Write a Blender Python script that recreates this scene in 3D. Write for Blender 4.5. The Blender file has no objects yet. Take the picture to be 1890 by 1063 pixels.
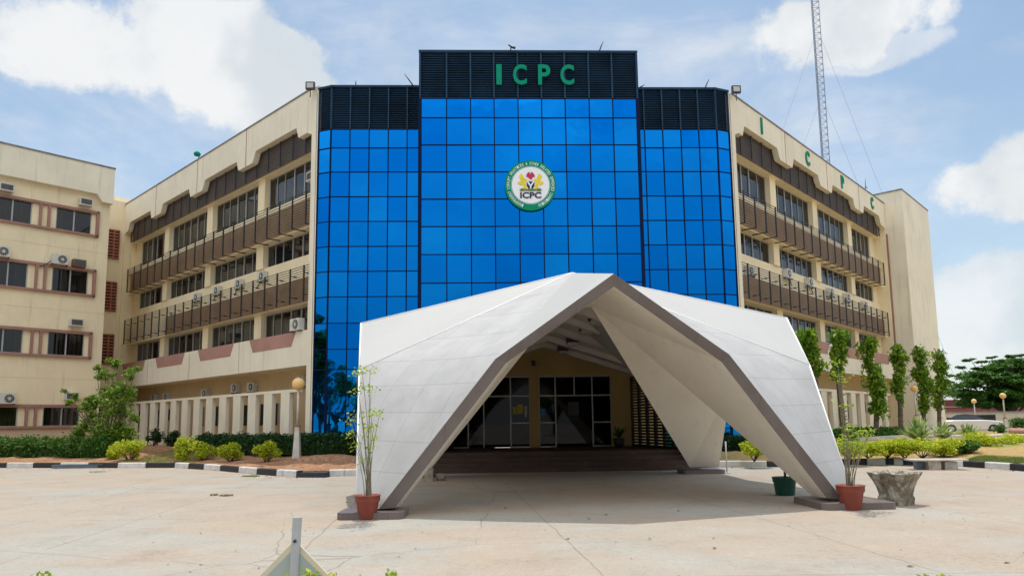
import bpy, bmesh, math, random
import numpy as np
from mathutils import Vector, Matrix
R = math.radians
SC = bpy.context.scene
COL = SC.collection
rnd = random.Random(7)

# ------------------------------------------------------------------ camera
F, SHIFT, ROLL, H0 = 1295.0, 91.0, R(0.72), 1.65
PITCH = math.atan((248 - SHIFT) / F)
f_ = Vector((0, math.cos(PITCH), math.sin(PITCH)))
r0 = Vector((1, 0, 0)); u0 = r0.cross(f_)
r_ = math.cos(ROLL) * r0 - math.sin(ROLL) * u0
u_ = math.sin(ROLL) * r0 + math.cos(ROLL) * u0
CP = Vector((0, 0, H0))
cam = bpy.data.cameras.new('camera'); camo = bpy.data.objects.new('camera', cam); COL.objects.link(camo)
camo.matrix_world = Matrix(((r_.x, u_.x, -f_.x, CP.x), (r_.y, u_.y, -f_.y, CP.y), (r_.z, u_.z, -f_.z, CP.z), (0, 0, 0, 1)))
cam.sensor_width = 36; cam.lens = F * 36 / 1890; cam.shift_y = SHIFT / 1890
cam.clip_start = 0.1; cam.clip_end = 3000
SC.camera = camo

def ray(x, y): return f_ + r_ * ((x - 945) / F) - u_ * ((y - 531.5 - SHIFT) / F)
def at(x, y, d): q = ray(x, y); return CP + q * (d / q.y)
def gnd(x, y, z=0.0): q = ray(x, y); return CP + q * ((z - H0) / q.z)
def onplane(x, y, p0, n): q = ray(x, y); return CP + q * ((p0 - CP).dot(n) / q.dot(n))

YAW = R(1.8)
U = Vector((math.cos(YAW), math.sin(YAW), 0)); V = Vector((-math.sin(YAW), math.cos(YAW), 0)); Z = Vector((0, 0, 1))
WR = (U + V).normalized(); WL = (V - U).normalized(); NL = -(U + V).normalized(); NR = (U - V).normalized()

# ------------------------------------------------------------------ light
SUN_DIR = Vector((0.0, 0.30, 1.0)).normalized()
SC.view_settings.view_transform = 'Standard'; SC.view_settings.look = 'None'; SC.view_settings.gamma = 1
SC.view_settings.use_curve_mapping = False
SC.view_settings.exposure = 0.05
sun = bpy.data.lights.new('sun', 'SUN'); sun.energy = 3.0; sun.angle = R(0.6); sun.color = (1.0, 0.95, 0.87)
so = bpy.data.objects.new('sun', sun); COL.objects.link(so)
so.rotation_euler = SUN_DIR.to_track_quat('Z', 'Y').to_euler(); so.location = (0, 0, 60)

W = bpy.data.worlds.new('World'); SC.world = W; W.use_nodes = True
nt = W.node_tree; nt.nodes.clear()
N = lambda t, **k: _node(nt, t, **k)
def _node(tree, t, ins=None, **k):
    n = tree.nodes.new(t)
    for a, b in k.items(): setattr(n, a, b)
    if ins:
        for a, b in ins.items():
            if isinstance(b, bpy.types.NodeSocket): tree.links.new(b, n.inputs[a])
            else: n.inputs[a].default_value = b
    return n
def mth(tree, op, a, b=0.0, c=0.0, clamp=False):
    n = tree.nodes.new('ShaderNodeMath'); n.operation = op; n.use_clamp = clamp
    for i, v in enumerate((a, b, c)):
        if isinstance(v, bpy.types.NodeSocket): tree.links.new(v, n.inputs[i])
        else: n.inputs[i].default_value = v
    return n.outputs[0]
def smooth(tree, v, a, b, lo=0.0, hi=1.0):
    n = tree.nodes.new('ShaderNodeMapRange'); n.interpolation_type = 'SMOOTHSTEP'
    tree.links.new(v, n.inputs[0])
    for i, q in ((1, a), (2, b), (3, lo), (4, hi)): n.inputs[i].default_value = q
    return n.outputs[0]
sky = N('ShaderNodeTexSky', sky_type='NISHITA', sun_disc=False)
sky.sun_elevation = math.asin(SUN_DIR.z); sky.sun_rotation = math.atan2(SUN_DIR.x, SUN_DIR.y)
sky.air_density = 1.0; sky.dust_density = 1.6; sky.ozone_density = 0.9; sky.altitude = 300
skt = N('ShaderNodeMix', data_type='RGBA', blend_type='MULTIPLY', ins={0: 1.0, 6: sky.outputs[0], 7: (0.90, 1.0, 0.97, 1)})
bg = N('ShaderNodeBackground', ins={'Color': skt.outputs[2], 'Strength': 0.15})
tc = N('ShaderNodeTexCoord'); D = tc.outputs['Generated']
nz = N('ShaderNodeTexNoise', ins={'Vector': D, 'Scale': 7.5, 'Detail': 12.0, 'Roughness': 0.62})
nz.noise_dimensions = '3D'
mp = N('ShaderNodeMapping', ins={'Vector': D, 'Scale': (1.0, 1.0, 2.6)})
nzf = N('ShaderNodeTexNoise', ins={'Vector': mp.outputs[0], 'Scale': 2.3, 'Detail': 8.0, 'Roughness': 0.62, 'Distortion': 0.4})
nzs = N('ShaderNodeTexNoise', ins={'Vector': D, 'Scale': 6.0, 'Detail': 7.0, 'Roughness': 0.55})
# cumulus masses: pixel-free directions (azimuth/elevation) with angular half widths
def dirpx(x, y): return ray(x, y).normalized()
BL = [((250, 100), .115, .058, .97), ((430, 165), .115, .048, 1.0), ((140, 85), .062, .046, .97), ((340, 45), .085, .045, .95), ((70, 115), .045, .018, .9), ((545, 165), .055, .026, .95), ((490, 115), .06, .038, .95),
      ((1550, 50), .105, .040, 1.0), ((1480, 65), .05, .022, .9), ((1640, 20), .045, .035, .9), ((1620, 95), .07, .018, .6), ((1880, 320), .075, .040, 1.0), ((1860, 530), .10, .040, .75), ((1770, 590), .14, .03, .6),
      ((1890, 600), .14, .06, .6)]
mask = None; vert = None
for (px, py), rx, ry, am in BL:
    d = dirpx(px, py); rr = Vector((d.y, -d.x, 0)).normalized(); uu = rr.cross(d)
    a = N('ShaderNodeVectorMath', operation='DOT_PRODUCT', ins={0: D, 1: rr / rx}).outputs['Value']
    b = N('ShaderNodeVectorMath', operation='DOT_PRODUCT', ins={0: D, 1: uu / ry}).outputs['Value']
    c = N('ShaderNodeVectorMath', operation='DOT_PRODUCT', ins={0: D, 1: d}).outputs['Value']
    q = mth(nt, 'SQRT', mth(nt, 'ADD', mth(nt, 'MULTIPLY', a, a), mth(nt, 'MULTIPLY', b, b)))
    q = mth(nt, 'ADD', q, mth(nt, 'MULTIPLY', mth(nt, 'SUBTRACT', nz.outputs[0], 0.5), -2.9))
    m = smooth(nt, q, 1.20, 0.80, 0, am)
    m = mth(nt, 'MULTIPLY', m, mth(nt, 'GREATER_THAN', c, 0.3))
    mask = m if mask is None else mth(nt, 'MAXIMUM', mask, m)
# unseen clouds behind and beside the camera, cover thickened as added fill light
wid = smooth(nt, nzf.outputs[0], 0.36, 0.64, 0.45, 0.92)
sep = N('ShaderNodeSeparateXYZ', ins={0: D})
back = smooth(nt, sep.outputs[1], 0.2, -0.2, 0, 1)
mask = mth(nt, 'MAXIMUM', mask, mth(nt, 'MULTIPLY', wid, back))
# thin veil and pale horizon
veil = mth(nt, 'ADD', smooth(nt, nzf.outputs[0], 0.40, 0.70, 0.12, 0.70), smooth(nt, sep.outputs[2], 0.45, 0.0, 0.0, 0.34))
mask = mth(nt, 'ADD', mask, mth(nt, 'MULTIPLY', veil, mth(nt, 'SUBTRACT', 1.0, mask)), clamp=True)
shade = smooth(nt, nzs.outputs[0], 0.40, 0.62, 0.0, 0.6)
ccol = N('ShaderNodeMix', data_type='RGBA', ins={0: shade, 6: (0.96, 0.975, 0.985, 1), 7: (0.60, 0.69, 0.765, 1)})
cstr = mth(nt, 'MULTIPLY_ADD', mth(nt, 'MULTIPLY', back, smooth(nt, sep.outputs[2], 0.30, 0.65)), 1.35, mth(nt, 'MULTIPLY_ADD', mth(nt, 'MULTIPLY', back, smooth(nt, sep.outputs[2], 0.34, 0.10)), -0.35, 0.90))  # unseen rear clouds brightened overhead as added fill, dimmed low to darken the porch
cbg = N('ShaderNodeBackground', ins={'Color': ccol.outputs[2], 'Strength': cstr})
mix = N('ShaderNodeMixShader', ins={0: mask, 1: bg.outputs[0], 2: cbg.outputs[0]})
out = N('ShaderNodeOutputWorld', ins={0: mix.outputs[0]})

# ------------------------------------------------------------------ materials
MATS = {}
def new_mat(name):
    m = bpy.data.materials.new(name); m.use_nodes = True
    t = m.node_tree; t.nodes.clear()
    o = t.nodes.new('ShaderNodeOutputMaterial'); MATS[name] = m
    return m, t, o
def pm(name, col, rough=0.8, var=0.12, scale=1.5, bump=0.0, bscale=40, metal=0.0, streak=0.0, dirt=(0.25, 0.2, 0.15), spec=0.5, tile=None):
    """painted / plain surface: base colour with soft variation, stains running down, fine bump"""
    m, t, o = new_mat(name)
    g = _node(t, 'ShaderNodeNewGeometry')
    n1 = _node(t, 'ShaderNodeTexNoise', ins={'Vector': g.outputs['Position'], 'Scale': scale, 'Detail': 6.0, 'Roughness': 0.6})
    c1 = tuple(min(1, c * (1 - var)) for c in col) + (1,); c2 = tuple(min(1, c * (1 + var)) for c in col) + (1,)
    fac = smooth(t, n1.outputs[0], 0.3, 0.7)
    mx = _node(t, 'ShaderNodeMix', data_type='RGBA', ins={0: fac, 6: c1, 7: c2}); res = mx.outputs[2]
    if streak > 0:
        mp = _node(t, 'ShaderNodeMapping', ins={'Vector': g.outputs['Position'], 'Scale': (2.2, 2.2, 0.16)})
        n2 = _node(t, 'ShaderNodeTexNoise', ins={'Vector': mp.outputs[0], 'Scale': 1.6, 'Detail': 7.0, 'Roughness': 0.65})
        s = smooth(t, n2.outputs[0], 0.52, 0.75, 0, streak)
        mx2 = _node(t, 'ShaderNodeMix', data_type='RGBA', ins={0: s, 6: res, 7: dirt + (1,)}); res = mx2.outputs[2]
    if tile:
        mp2 = _node(t, 'ShaderNodeMapping', ins={'Vector': g.outputs['Position']})
        sp = _node(t, 'ShaderNodeSeparateXYZ', ins={0: g.outputs['Position']})
        hx = mth(t, 'ADD', mth(t, 'MULTIPLY', sp.outputs[0], tile[2]), mth(t, 'MULTIPLY', sp.outputs[1], tile[3]))
        cb = _node(t, 'ShaderNodeCombineXYZ', ins={0: hx, 1: mth(t, 'ADD', sp.outputs[2], mth(t, 'MULTIPLY', hx, -0.02)), 2: 0.0})
        br = _node(t, 'ShaderNodeTexBrick', ins={'Vector': cb.outputs[0], 'Color1': (0.94, 0.94, 0.95, 1), 'Color2': (1, 1, 1, 1), 'Mortar': (0.72, 0.71, 0.70, 1),
                   'Scale': 1.0, 'Mortar Size': 0.010, 'Mortar Smooth': 0.6, 'Brick Width': tile[0], 'Row Height': tile[1]})
        br.offset = 0.0
        mx3 = _node(t, 'ShaderNodeMix', data_type='RGBA', blend_type='MULTIPLY', ins={0: 0.85, 6: res, 7: br.outputs[0]}); res = mx3.outputs[2]
    b = _node(t, 'ShaderNodeBsdfPrincipled', ins={'Base Color': res, 'Roughness': rough, 'Metallic': metal, 'Specular IOR Level': spec})
    if bump > 0:
        n3 = _node(t, 'ShaderNodeTexNoise', ins={'Vector': g.outputs['Position'], 'Scale': bscale, 'Detail': 5.0})
        bp = _node(t, 'ShaderNodeBump', ins={'Height': n3.outputs[0], 'Strength': bump, 'Distance': 0.02})
        t.links.new(bp.outputs[0], b.inputs['Normal'])
    t.links.new(b.outputs[0], o.inputs[0]); return m
def leafm(name, c1, c2, trans=0.35):
    m, t, o = new_mat(name)
    g = _node(t, 'ShaderNodeNewGeometry')
    mx = _node(t, 'ShaderNodeMix', data_type='RGBA', ins={0: g.outputs['Random Per Island'], 6: c1 + (1,), 7: c2 + (1,)})
    b = _node(t, 'ShaderNodeBsdfPrincipled', ins={'Base Color': mx.outputs[2], 'Roughness': 0.5, 'Specular IOR Level': 0.3})
    tr = _node(t, 'ShaderNodeBsdfTranslucent', ins={'Color': mx.outputs[2]})
    ms = _node(t, 'ShaderNodeMixShader', ins={0: trans, 1: b.outputs[0], 2: tr.outputs[0]})
    t.links.new(ms.outputs[0], o.inputs[0]); return m

CREAM = pm('cream_plaster', (0.84, 0.72, 0.49), 0.85, 0.05, 0.7, 0.25, 60, streak=0.42, dirt=(0.40, 0.31, 0.19))
CREAMW = pm('pale_plaster', (0.80, 0.73, 0.58), 0.85, 0.05, 0.6, 0.25, 60, streak=0.45, dirt=(0.46, 0.38, 0.27))
SHADEDW = pm('shaded_recess_plaster', (0.62, 0.46, 0.26), 0.85, 0.06, 0.7, 0.2, 60, streak=0.35, dirt=(0.36, 0.26, 0.14))  # recess shade behind the fins put into the wall colour as darker gold
PEACH = pm('peach_plaster', (0.62, 0.48, 0.33), 0.85, 0.06, 0.6, 0.2, 60, streak=0.3, dirt=(0.36, 0.25, 0.15))
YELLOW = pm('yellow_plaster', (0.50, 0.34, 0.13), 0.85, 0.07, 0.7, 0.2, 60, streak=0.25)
PINK = pm('terracotta_paint', (0.40, 0.215, 0.175), 0.8, 0.08, 1.2, 0.2, 60, streak=0.25, dirt=(0.25, 0.15, 0.12))
RAIL = pm('brown_pink_paint', (0.34, 0.18, 0.14), 0.75, 0.1, 1.5, 0.1, 60, streak=0.2)
BROWN = pm('brown_painted_wall', (0.33, 0.21, 0.12), 0.8, 0.15, 1.3, 0.1, 50, streak=0.4, dirt=(0.10, 0.07, 0.05))
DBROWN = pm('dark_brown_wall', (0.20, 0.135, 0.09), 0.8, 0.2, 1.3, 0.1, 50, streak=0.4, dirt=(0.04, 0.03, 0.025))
BAR = pm('dark_metal_bar', (0.030, 0.028, 0.030), 0.5, 0.2, 5)
COPING = pm('grey_coping', (0.20, 0.19, 0.18), 0.7, 0.25, 2.5, 0.2)
ROOFM = pm('roof_felt', (0.22, 0.21, 0.20), 0.9, 0.2, 1)
CURT2 = pm('pale_curtain_cloth', (0.42, 0.40, 0.35), 0.9, 0.25, 3); CURT3 = pm('blue_blind', (0.10, 0.13, 0.18), 0.8, 0.25, 3)
ALU = pm('aluminium_frame', (0.42, 0.42, 0.42), 0.4, 0.08, 4, metal=0.3)
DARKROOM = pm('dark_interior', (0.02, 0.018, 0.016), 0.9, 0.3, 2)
CURTAIN = pm('curtain_cloth', (0.24, 0.20, 0.155), 0.9, 0.3, 3)
MULL = pm('navy_mullion', (0.003, 0.010, 0.045), 0.7, 0.1, 3, spec=0.1)
LOUV = pm('navy_louvre', (0.013, 0.042, 0.085), 0.5, 0.3, 0.8, spec=0.25)
POSTB = pm('blue_grey_post', (0.018, 0.050, 0.095), 0.6, 0.15, 2, spec=0.15)
TILE = pm('white_cladding', (0.44, 0.43, 0.42), 0.55, 0.075, 1.4, 0.08, 30, streak=0.34, dirt=(0.33, 0.30, 0.28), tile=(0.92, 0.55, -0.70, 0.70))
TILE2 = pm('white_cladding_b', (0.44, 0.43, 0.42), 0.55, 0.075, 1.4, 0.08, 30, streak=0.34, dirt=(0.33, 0.30, 0.28), tile=(0.92, 0.55, 0.70, 0.70))
TRIM = pm('white_edge_trim', (0.86, 0.86, 0.85), 0.5, 0.03, 2)  # near-white that paints the lit look of the canopy folds
WHITEC = pm('white_roof_paint', (0.445, 0.44, 0.425), 0.65, 0.035, 0.5, 0.1, 30, streak=0.15, dirt=(0.5, 0.46, 0.42))
UNDER = pm('cream_underside', (0.86, 0.80, 0.69), 0.8, 0.06, 0.5, 0.1, 30, streak=0.2, dirt=(0.45, 0.36, 0.26))
FASC = pm('brown_grey_fascia', (0.155, 0.125, 0.115), 0.45, 0.12, 1.3, 0.1, 30, streak=0.35, dirt=(0.24, 0.2, 0.19), tile=(1.0, 50, 0.8, 0.62))
CEIL = pm('grey_ceiling', (0.72, 0.66, 0.60), 0.8, 0.1, 0.8)
STEP = pm('red_brown_step', (0.075, 0.042, 0.028), 0.6, 0.2, 0.9, 0.1, streak=0.2)  # brown darkened further, deep porch shade put into the colour
ACW = pm('ac_casing', (0.60, 0.60, 0.56), 0.5, 0.06, 4, streak=0.3, dirt=(0.35, 0.3, 0.22))
ACD = pm('ac_grille', (0.05, 0.05, 0.05), 0.6, 0.2, 8)
ACB = pm('ac_brown_box', (0.16, 0.09, 0.05), 0.6, 0.2, 8)
BRICK = pm('terracotta_louvre', (0.36, 0.125, 0.075), 0.8, 0.15, 3)
GREENL = pm('green_letter', (0.002, 0.25, 0.155), 0.6, 0.06, 2, spec=0.1)
KBLACK = pm('black_kerb_paint', (0.018, 0.020, 0.026), 0.6, 0.35, 5, 0.3, 60, streak=0.0)
KWHITE = pm('white_kerb_paint', (0.60, 0.585, 0.56), 0.75, 0.12, 4, 0.3, 60)
POT = pm('terracotta_pot', (0.25, 0.055, 0.036), 0.5, 0.1, 6, 0.05)
GPOT = pm('green_plastic', (0.006, 0.075, 0.052), 0.4, 0.1, 6)
SOIL = pm('pot_soil', (0.05, 0.035, 0.025), 0.95, 0.4, 20, 0.5)
BARK = pm('tree_bark', (0.11, 0.085, 0.06), 0.95, 0.35, 6, 0.6, 25)
STEM = pm('grey_stem', (0.24, 0.21, 0.15), 0.8, 0.25, 20)
STEEL = pm('galvanised_steel', (0.42, 0.45, 0.46), 0.45, 0.06, 6, metal=0.2)
SIGNB = pm('sign_back', (0.33, 0.40, 0.37), 0.55, 0.06, 2, metal=0.1)
SIGNE = pm('sign_edge', (0.62, 0.55, 0.40), 0.5, 0.05, 4)
MASTM = pm('mast_steel', (0.20, 0.25, 0.33), 0.5, 0.1, 2)
ROCK = pm('rubble_stone', (0.38, 0.34, 0.28), 0.9, 0.25, 6, 0.5, 30)
SLAB = pm('concrete_slab', (0.55, 0.51, 0.45), 0.85, 0.15, 3, 0.3, 40)
CARP = pm('silver_car_paint', (0.72, 0.73, 0.76), 0.25, 0.02, 2, metal=0.2)
TYRE = pm('tyre_rubber', (0.02, 0.02, 0.02), 0.8, 0.1, 8)
REDR = pm('maroon_cladding', (0.20, 0.045, 0.055), 0.6, 0.08, 1)
REDR2 = pm('light_maroon_cladding', (0.30, 0.09, 0.09), 0.6, 0.08, 1)
FARW = pm('far_wall', (0.50, 0.43, 0.33), 0.85, 0.1, 0.5, streak=0.3)
LAMPW = pm('lamp_post_paint', (0.56, 0.53, 0.48), 0.6, 0.12, 4, streak=0.2)
RUST = pm('rust', (0.28, 0.12, 0.05), 0.9, 0.3, 20)
GL1 = pm('emblem_white', (0.80, 0.82, 0.86), 0.5, 0.02, 2)
GL2 = pm('emblem_green', (0.003, 0.24, 0.13), 0.6, 0.05, 2, spec=0.1)
GL3 = pm('emblem_yellow', (0.75, 0.60, 0.03), 0.5, 0.15, 6)
GL4 = pm('emblem_red', (0.48, 0.01, 0.05), 0.5, 0.1, 6)
GL5 = pm('emblem_black', (0.008, 0.012, 0.035), 0.5, 0.1, 6)
GL6 = pm('emblem_olive', (0.10, 0.18, 0.03), 0.5, 0.3, 9)
PAPY = pm('yellow_paper', (0.55, 0.45, 0.06), 0.8, 0.05, 3); PAPB = pm('blue_paper', (0.06, 0.22, 0.50), 0.8, 0.05, 3); PAPW = pm('white_paper', (0.5, 0.5, 0.48), 0.8, 0.05, 3)
BLUEB = pm('blue_grey_beam', (0.12, 0.17, 0.22), 0.5, 0.1, 3)

# old mossy concrete
def mossy():
    m, t, o = new_mat('mossy_concrete'); g = _node(t, 'ShaderNodeNewGeometry')
    mp = _node(t, 'ShaderNodeMapping', ins={'Vector': g.outputs['Position'], 'Scale': (1, 1, 0.6)})
    n = _node(t, 'ShaderNodeTexNoise', ins={'Vector': mp.outputs[0], 'Scale': 6.0, 'Detail': 9.0, 'Roughness': 0.75})
    cr = _node(t, 'ShaderNodeValToRGB', ins={0: n.outputs[0]}); e = cr.color_ramp.elements
    e[0].position = 0.40; e[0].color = (0.12, 0.10, 0.075, 1); e[1].position = 0.60; e[1].color = (0.46, 0.43, 0.37, 1)
    x = cr.color_ramp.elements.new(0.5); x.color = (0.22, 0.18, 0.12, 1)
    b = _node(t, 'ShaderNodeBsdfPrincipled', ins={'Base Color': cr.outputs[0], 'Roughness': 0.95})
    bp = _node(t, 'ShaderNodeBump', ins={'Height': n.outputs[0], 'Strength': 0.35, 'Distance': 0.02}); t.links.new(bp.outputs[0], b.inputs['Normal'])
    t.links.new(b.outputs[0], o.inputs[0]); return m
MOSSY = mossy()
def glassm(name, col, rough, metal=1.0, noise=0.0):
    m, t, o = new_mat(name)
    g = _node(t, 'ShaderNodeNewGeometry')
    oi = _node(t, 'ShaderNodeObjectInfo')
    mx = _node(t, 'ShaderNodeMix', data_type='RGBA', ins={0: oi.outputs['Random'], 6: (col[0], col[1] * .86, col[2] * .93, 1), 7: (col[0] + .004, col[1] * 1.16, col[2] * 1.03, 1)})
    b = _node(t, 'ShaderNodeBsdfPrincipled', ins={'Base Color': mx.outputs[2], 'Roughness': rough, 'Metallic': metal})
    n = _node(t, 'ShaderNodeTexNoise', ins={'Vector': g.outputs['Position'], 'Scale': 0.9, 'Detail': 2.0})
    bp = _node(t, 'ShaderNodeBump', ins={'Height': n.outputs[0], 'Strength': noise, 'Distance': 0.05}); t.links.new(bp.outputs[0], b.inputs['Normal'])
    t.links.new(b.outputs[0], o.inputs[0]); return m
BLUEG = glassm('blue_mirror_glass', (0.0, 0.215, 0.74), 0.02, 1.0, 0.14)
def winglass(name='window_glass', k=0.50, tc=0.42):
    m, t, o = new_mat(name)
    fr = _node(t, 'ShaderNodeFresnel', ins={'IOR': 1.9})
    gl = _node(t, 'ShaderNodeBsdfGlossy', ins={'Color': (0.85, 0.88, 0.92, 1), 'Roughness': 0.02})
    tr = _node(t, 'ShaderNodeBsdfTransparent', ins={'Color': (tc, tc, tc, 1)})
    ms = _node(t, 'ShaderNodeMixShader', ins={0: mth(t, 'MULTIPLY_ADD', fr.outputs[0], k, 0.01, True), 1: tr.outputs[0], 2: gl.outputs[0]})
    t.links.new(ms.outputs[0], o.inputs[0]); return m
WGL = winglass(); PGL = winglass('porch_glass', 0.10, 0.30)
CARG = pm('car_glass', (0.02, 0.03, 0.04), 0.08, 0.1, 3)
def globem():
    m, t, o = new_mat('lamp_globe')
    b = _node(t, 'ShaderNodeBsdfPrincipled', ins={'Base Color': (0.80, 0.52, 0.20, 1), 'Roughness': 0.25, 'Subsurface Weight': 0.3, 'Subsurface Radius': (0.1, 0.08, 0.05)})
    t.links.new(b.outputs[0], o.inputs[0]); return m
GLOBE = globem()

def concrete_ground():
    m, t, o = new_mat('plaza_concrete'); g = _node(t, 'ShaderNodeNewGeometry'); P = g.outputs['Position']
    sp = _node(t, 'ShaderNodeSeparateXYZ', ins={0: P})
    mpa = _node(t, 'ShaderNodeMapping', ins={'Vector': P, 'Scale': (0.20, 0.34, 1), 'Rotation': (0, 0, 0.12)})
    big = _node(t, 'ShaderNodeTexNoise', ins={'Vector': mpa.outputs[0], 'Scale': 1.0, 'Detail': 8.0, 'Roughness': 0.62, 'Distortion': 0.6})
    med = _node(t, 'ShaderNodeTexNoise', ins={'Vector': P, 'Scale': 0.9, 'Detail': 12.0, 'Roughness': 0.78})
    fin = _node(t, 'ShaderNodeTexNoise', ins={'Vector': P, 'Scale': 38.0, 'Detail': 4.0, 'Roughness': 0.8})
    pink, grey = (0.395, 0.325, 0.26, 1), (0.37, 0.352, 0.312, 1)
    a = _node(t, 'ShaderNodeMix', data_type='RGBA', ins={0: smooth(t, big.outputs[0], 0.42, 0.62, 0.0, 1.0), 6: pink, 7: grey})
    b_ = _node(t, 'ShaderNodeMix', data_type='RGBA', ins={0: smooth(t, med.outputs[0], 0.46, 0.74, 0, 0.75), 6: a.outputs[2], 7: (0.29, 0.245, 0.20, 1)})
    b2 = _node(t, 'ShaderNodeMix', data_type='RGBA', ins={0: smooth(t, med.outputs[0], 0.44, 0.26, 0, 0.3), 6: b_.outputs[2], 7: (0.50, 0.47, 0.42, 1)})
    c_ = _node(t, 'ShaderNodeMix', data_type='RGBA', blend_type='MULTIPLY', ins={0: 0.55, 6: b2.outputs[2], 7: _node(t, 'ShaderNodeValToRGB', ins={0: fin.outputs[0]}).outputs[0]})
    rr = [n for n in t.nodes if n.bl_idname == 'ShaderNodeValToRGB'][-1].color_ramp
    rr.elements[0].position = 0.25; rr.elements[0].color = (0.60, 0.58, 0.55, 1); rr.elements[1].position = 0.62; rr.elements[1].color = (1.12, 1.12, 1.12, 1)
    grt = _node(t, 'ShaderNodeTexNoise', ins={'Vector': P, 'Scale': 11.0, 'Detail': 8.0, 'Roughness': 0.85})
    pat = _node(t, 'ShaderNodeTexNoise', ins={'Vector': P, 'Scale': 0.55, 'Detail': 8.0, 'Roughness': 0.7})
    gm = mth(t, 'MULTIPLY', smooth(t, grt.outputs[0], 0.50, 0.62), smooth(t, pat.outputs[0], 0.46, 0.62, 0.12, 0.62))
    sk1 = _node(t, 'ShaderNodeMix', data_type='RGBA', ins={0: gm, 6: c_.outputs[2], 7: (0.20, 0.165, 0.13, 1)})
    lm = mth(t, 'MULTIPLY', smooth(t, grt.outputs[0], 0.50, 0.38), smooth(t, pat.outputs[0], 0.52, 0.38, 0, 0.45))
    c_ = _node(t, 'ShaderNodeMix', data_type='RGBA', ins={0: lm, 6: sk1.outputs[2], 7: (0.52, 0.49, 0.44, 1)})
    # joints and cracks
    wob = _node(t, 'ShaderNodeTexNoise', ins={'Vector': P, 'Scale': 1.1, 'Detail': 6.0})
    wp = _node(t, 'ShaderNodeVectorMath', operation='MULTIPLY_ADD', ins={0: wob.outputs[1], 1: (0.35, 0.35, 0), 2: P})
    vo = _node(t, 'ShaderNodeTexVoronoi', feature='DISTANCE_TO_EDGE', ins={'Vector': wp.outputs[0], 'Scale': 0.17})
    crk = smooth(t, vo.outputs[0], 0.0024, 0.0008, 0, 0.40)
    crk = mth(t, 'MULTIPLY', crk, smooth(t, big.outputs[0], 0.40, 0.56))
    # straight slab joints
    jx = mth(t, 'ABSOLUTE', mth(t, 'SUBTRACT', mth(t, 'FRACT', mth(t, 'MULTIPLY', mth(t, 'ADD', mth(t, 'ADD', sp.outputs[0], mth(t, 'MULTIPLY', sp.outputs[1], 0.10)), mth(t, 'MULTIPLY', wob.outputs[0], 0.12)), 1 / 3.6)), 0.5))
    jy = mth(t, 'ABSOLUTE', mth(t, 'SUBTRACT', mth(t, 'FRACT', mth(t, 'MULTIPLY', mth(t, 'ADD', sp.outputs[1], mth(t, 'MULTIPLY', wob.outputs[0], 0.14)), 1 / 5.2)), 0.5))
    jj = mth(t, 'MAXIMUM', smooth(t, jx, 0.0038, 0.0014, 0, 0.5), smooth(t, jy, 0.0030, 0.001, 0, 0.45))
    crk = mth(t, 'MAXIMUM', crk, mth(t, 'MULTIPLY', jj, smooth(t, med.outputs[0], 0.30, 0.52)))
    d = _node(t, 'ShaderNodeMix', data_type='RGBA', ins={0: crk, 6: c_.outputs[2], 7: (0.10, 0.085, 0.07, 1)})
    b = _node(t, 'ShaderNodeBsdfPrincipled', ins={'Base Color': d.outputs[2], 'Roughness': 0.9, 'Specular IOR Level': 0.25})
    hh = mth(t, 'ADD', mth(t, 'MULTIPLY', fin.outputs[0], 0.4), mth(t, 'MULTIPLY', crk, -1.0))
    bp = _node(t, 'ShaderNodeBump', ins={'Height': hh, 'Strength': 0.35, 'Distance': 0.02}); t.links.new(bp.outputs[0], b.inputs['Normal'])
    t.links.new(b.outputs[0], o.inputs[0]); return m
PLAZA = concrete_ground()
def bedm(name, c_soil, c_dry, c_grass, g0, g1):
    m, t, o = new_mat(name); g = _node(t, 'ShaderNodeNewGeometry'); P = g.outputs['Position']
    n1 = _node(t, 'ShaderNodeTexNoise', ins={'Vector': P, 'Scale': 0.35, 'Detail': 6.0, 'Roughness': 0.6})
    n2 = _node(t, 'ShaderNodeTexNoise', ins={'Vector': P, 'Scale': 6.0, 'Detail': 8.0, 'Roughness': 0.75})
    a = _node(t, 'ShaderNodeMix', data_type='RGBA', ins={0: smooth(t, n2.outputs[0], 0.38, 0.62), 6: c_soil + (1,), 7: c_dry + (1,)})
    b2 = _node(t, 'ShaderNodeMix', data_type='RGBA', ins={0: smooth(t, n1.outputs[0], g0, g1), 6: a.outputs[2], 7: c_grass + (1,)})
    b = _node(t, 'ShaderNodeBsdfPrincipled', ins={'Base Color': b2.outputs[2], 'Roughness': 0.95, 'Specular IOR Level': 0.1})
    bp = _node(t, 'ShaderNodeBump', ins={'Height': n2.outputs[0], 'Strength': 0.9, 'Distance': 0.06}); t.links.new(bp.outputs[0], b.inputs['Normal'])
    t.links.new(b.outputs[0], o.inputs[0]); return m
BEDL = bedm('red_earth', (0.26, 0.125, 0.065), (0.42, 0.25, 0.15), (0.17, 0.20, 0.06), 0.56, 0.66)
BEDR = bedm('dry_lawn', (0.36, 0.24, 0.10), (0.46, 0.33, 0.15), (0.20, 0.24, 0.07), 0.55, 0.68)
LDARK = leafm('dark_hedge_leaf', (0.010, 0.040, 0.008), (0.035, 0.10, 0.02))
LMID = leafm('green_leaf', (0.030, 0.10, 0.012), (0.10, 0.22, 0.025))
LYEL = leafm('yellow_green_leaf', (0.20, 0.36, 0.02), (0.72, 0.70, 0.03))
LYEL2 = leafm('lime_leaf', (0.16, 0.30, 0.02), (0.50, 0.58, 0.06))
LTREE = leafm('tree_leaf', (0.018, 0.070, 0.010), (0.11, 0.25, 0.030))
LVINE = leafm('fresh_leaf', (0.05, 0.15, 0.010), (0.30, 0.46, 0.035))
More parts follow.
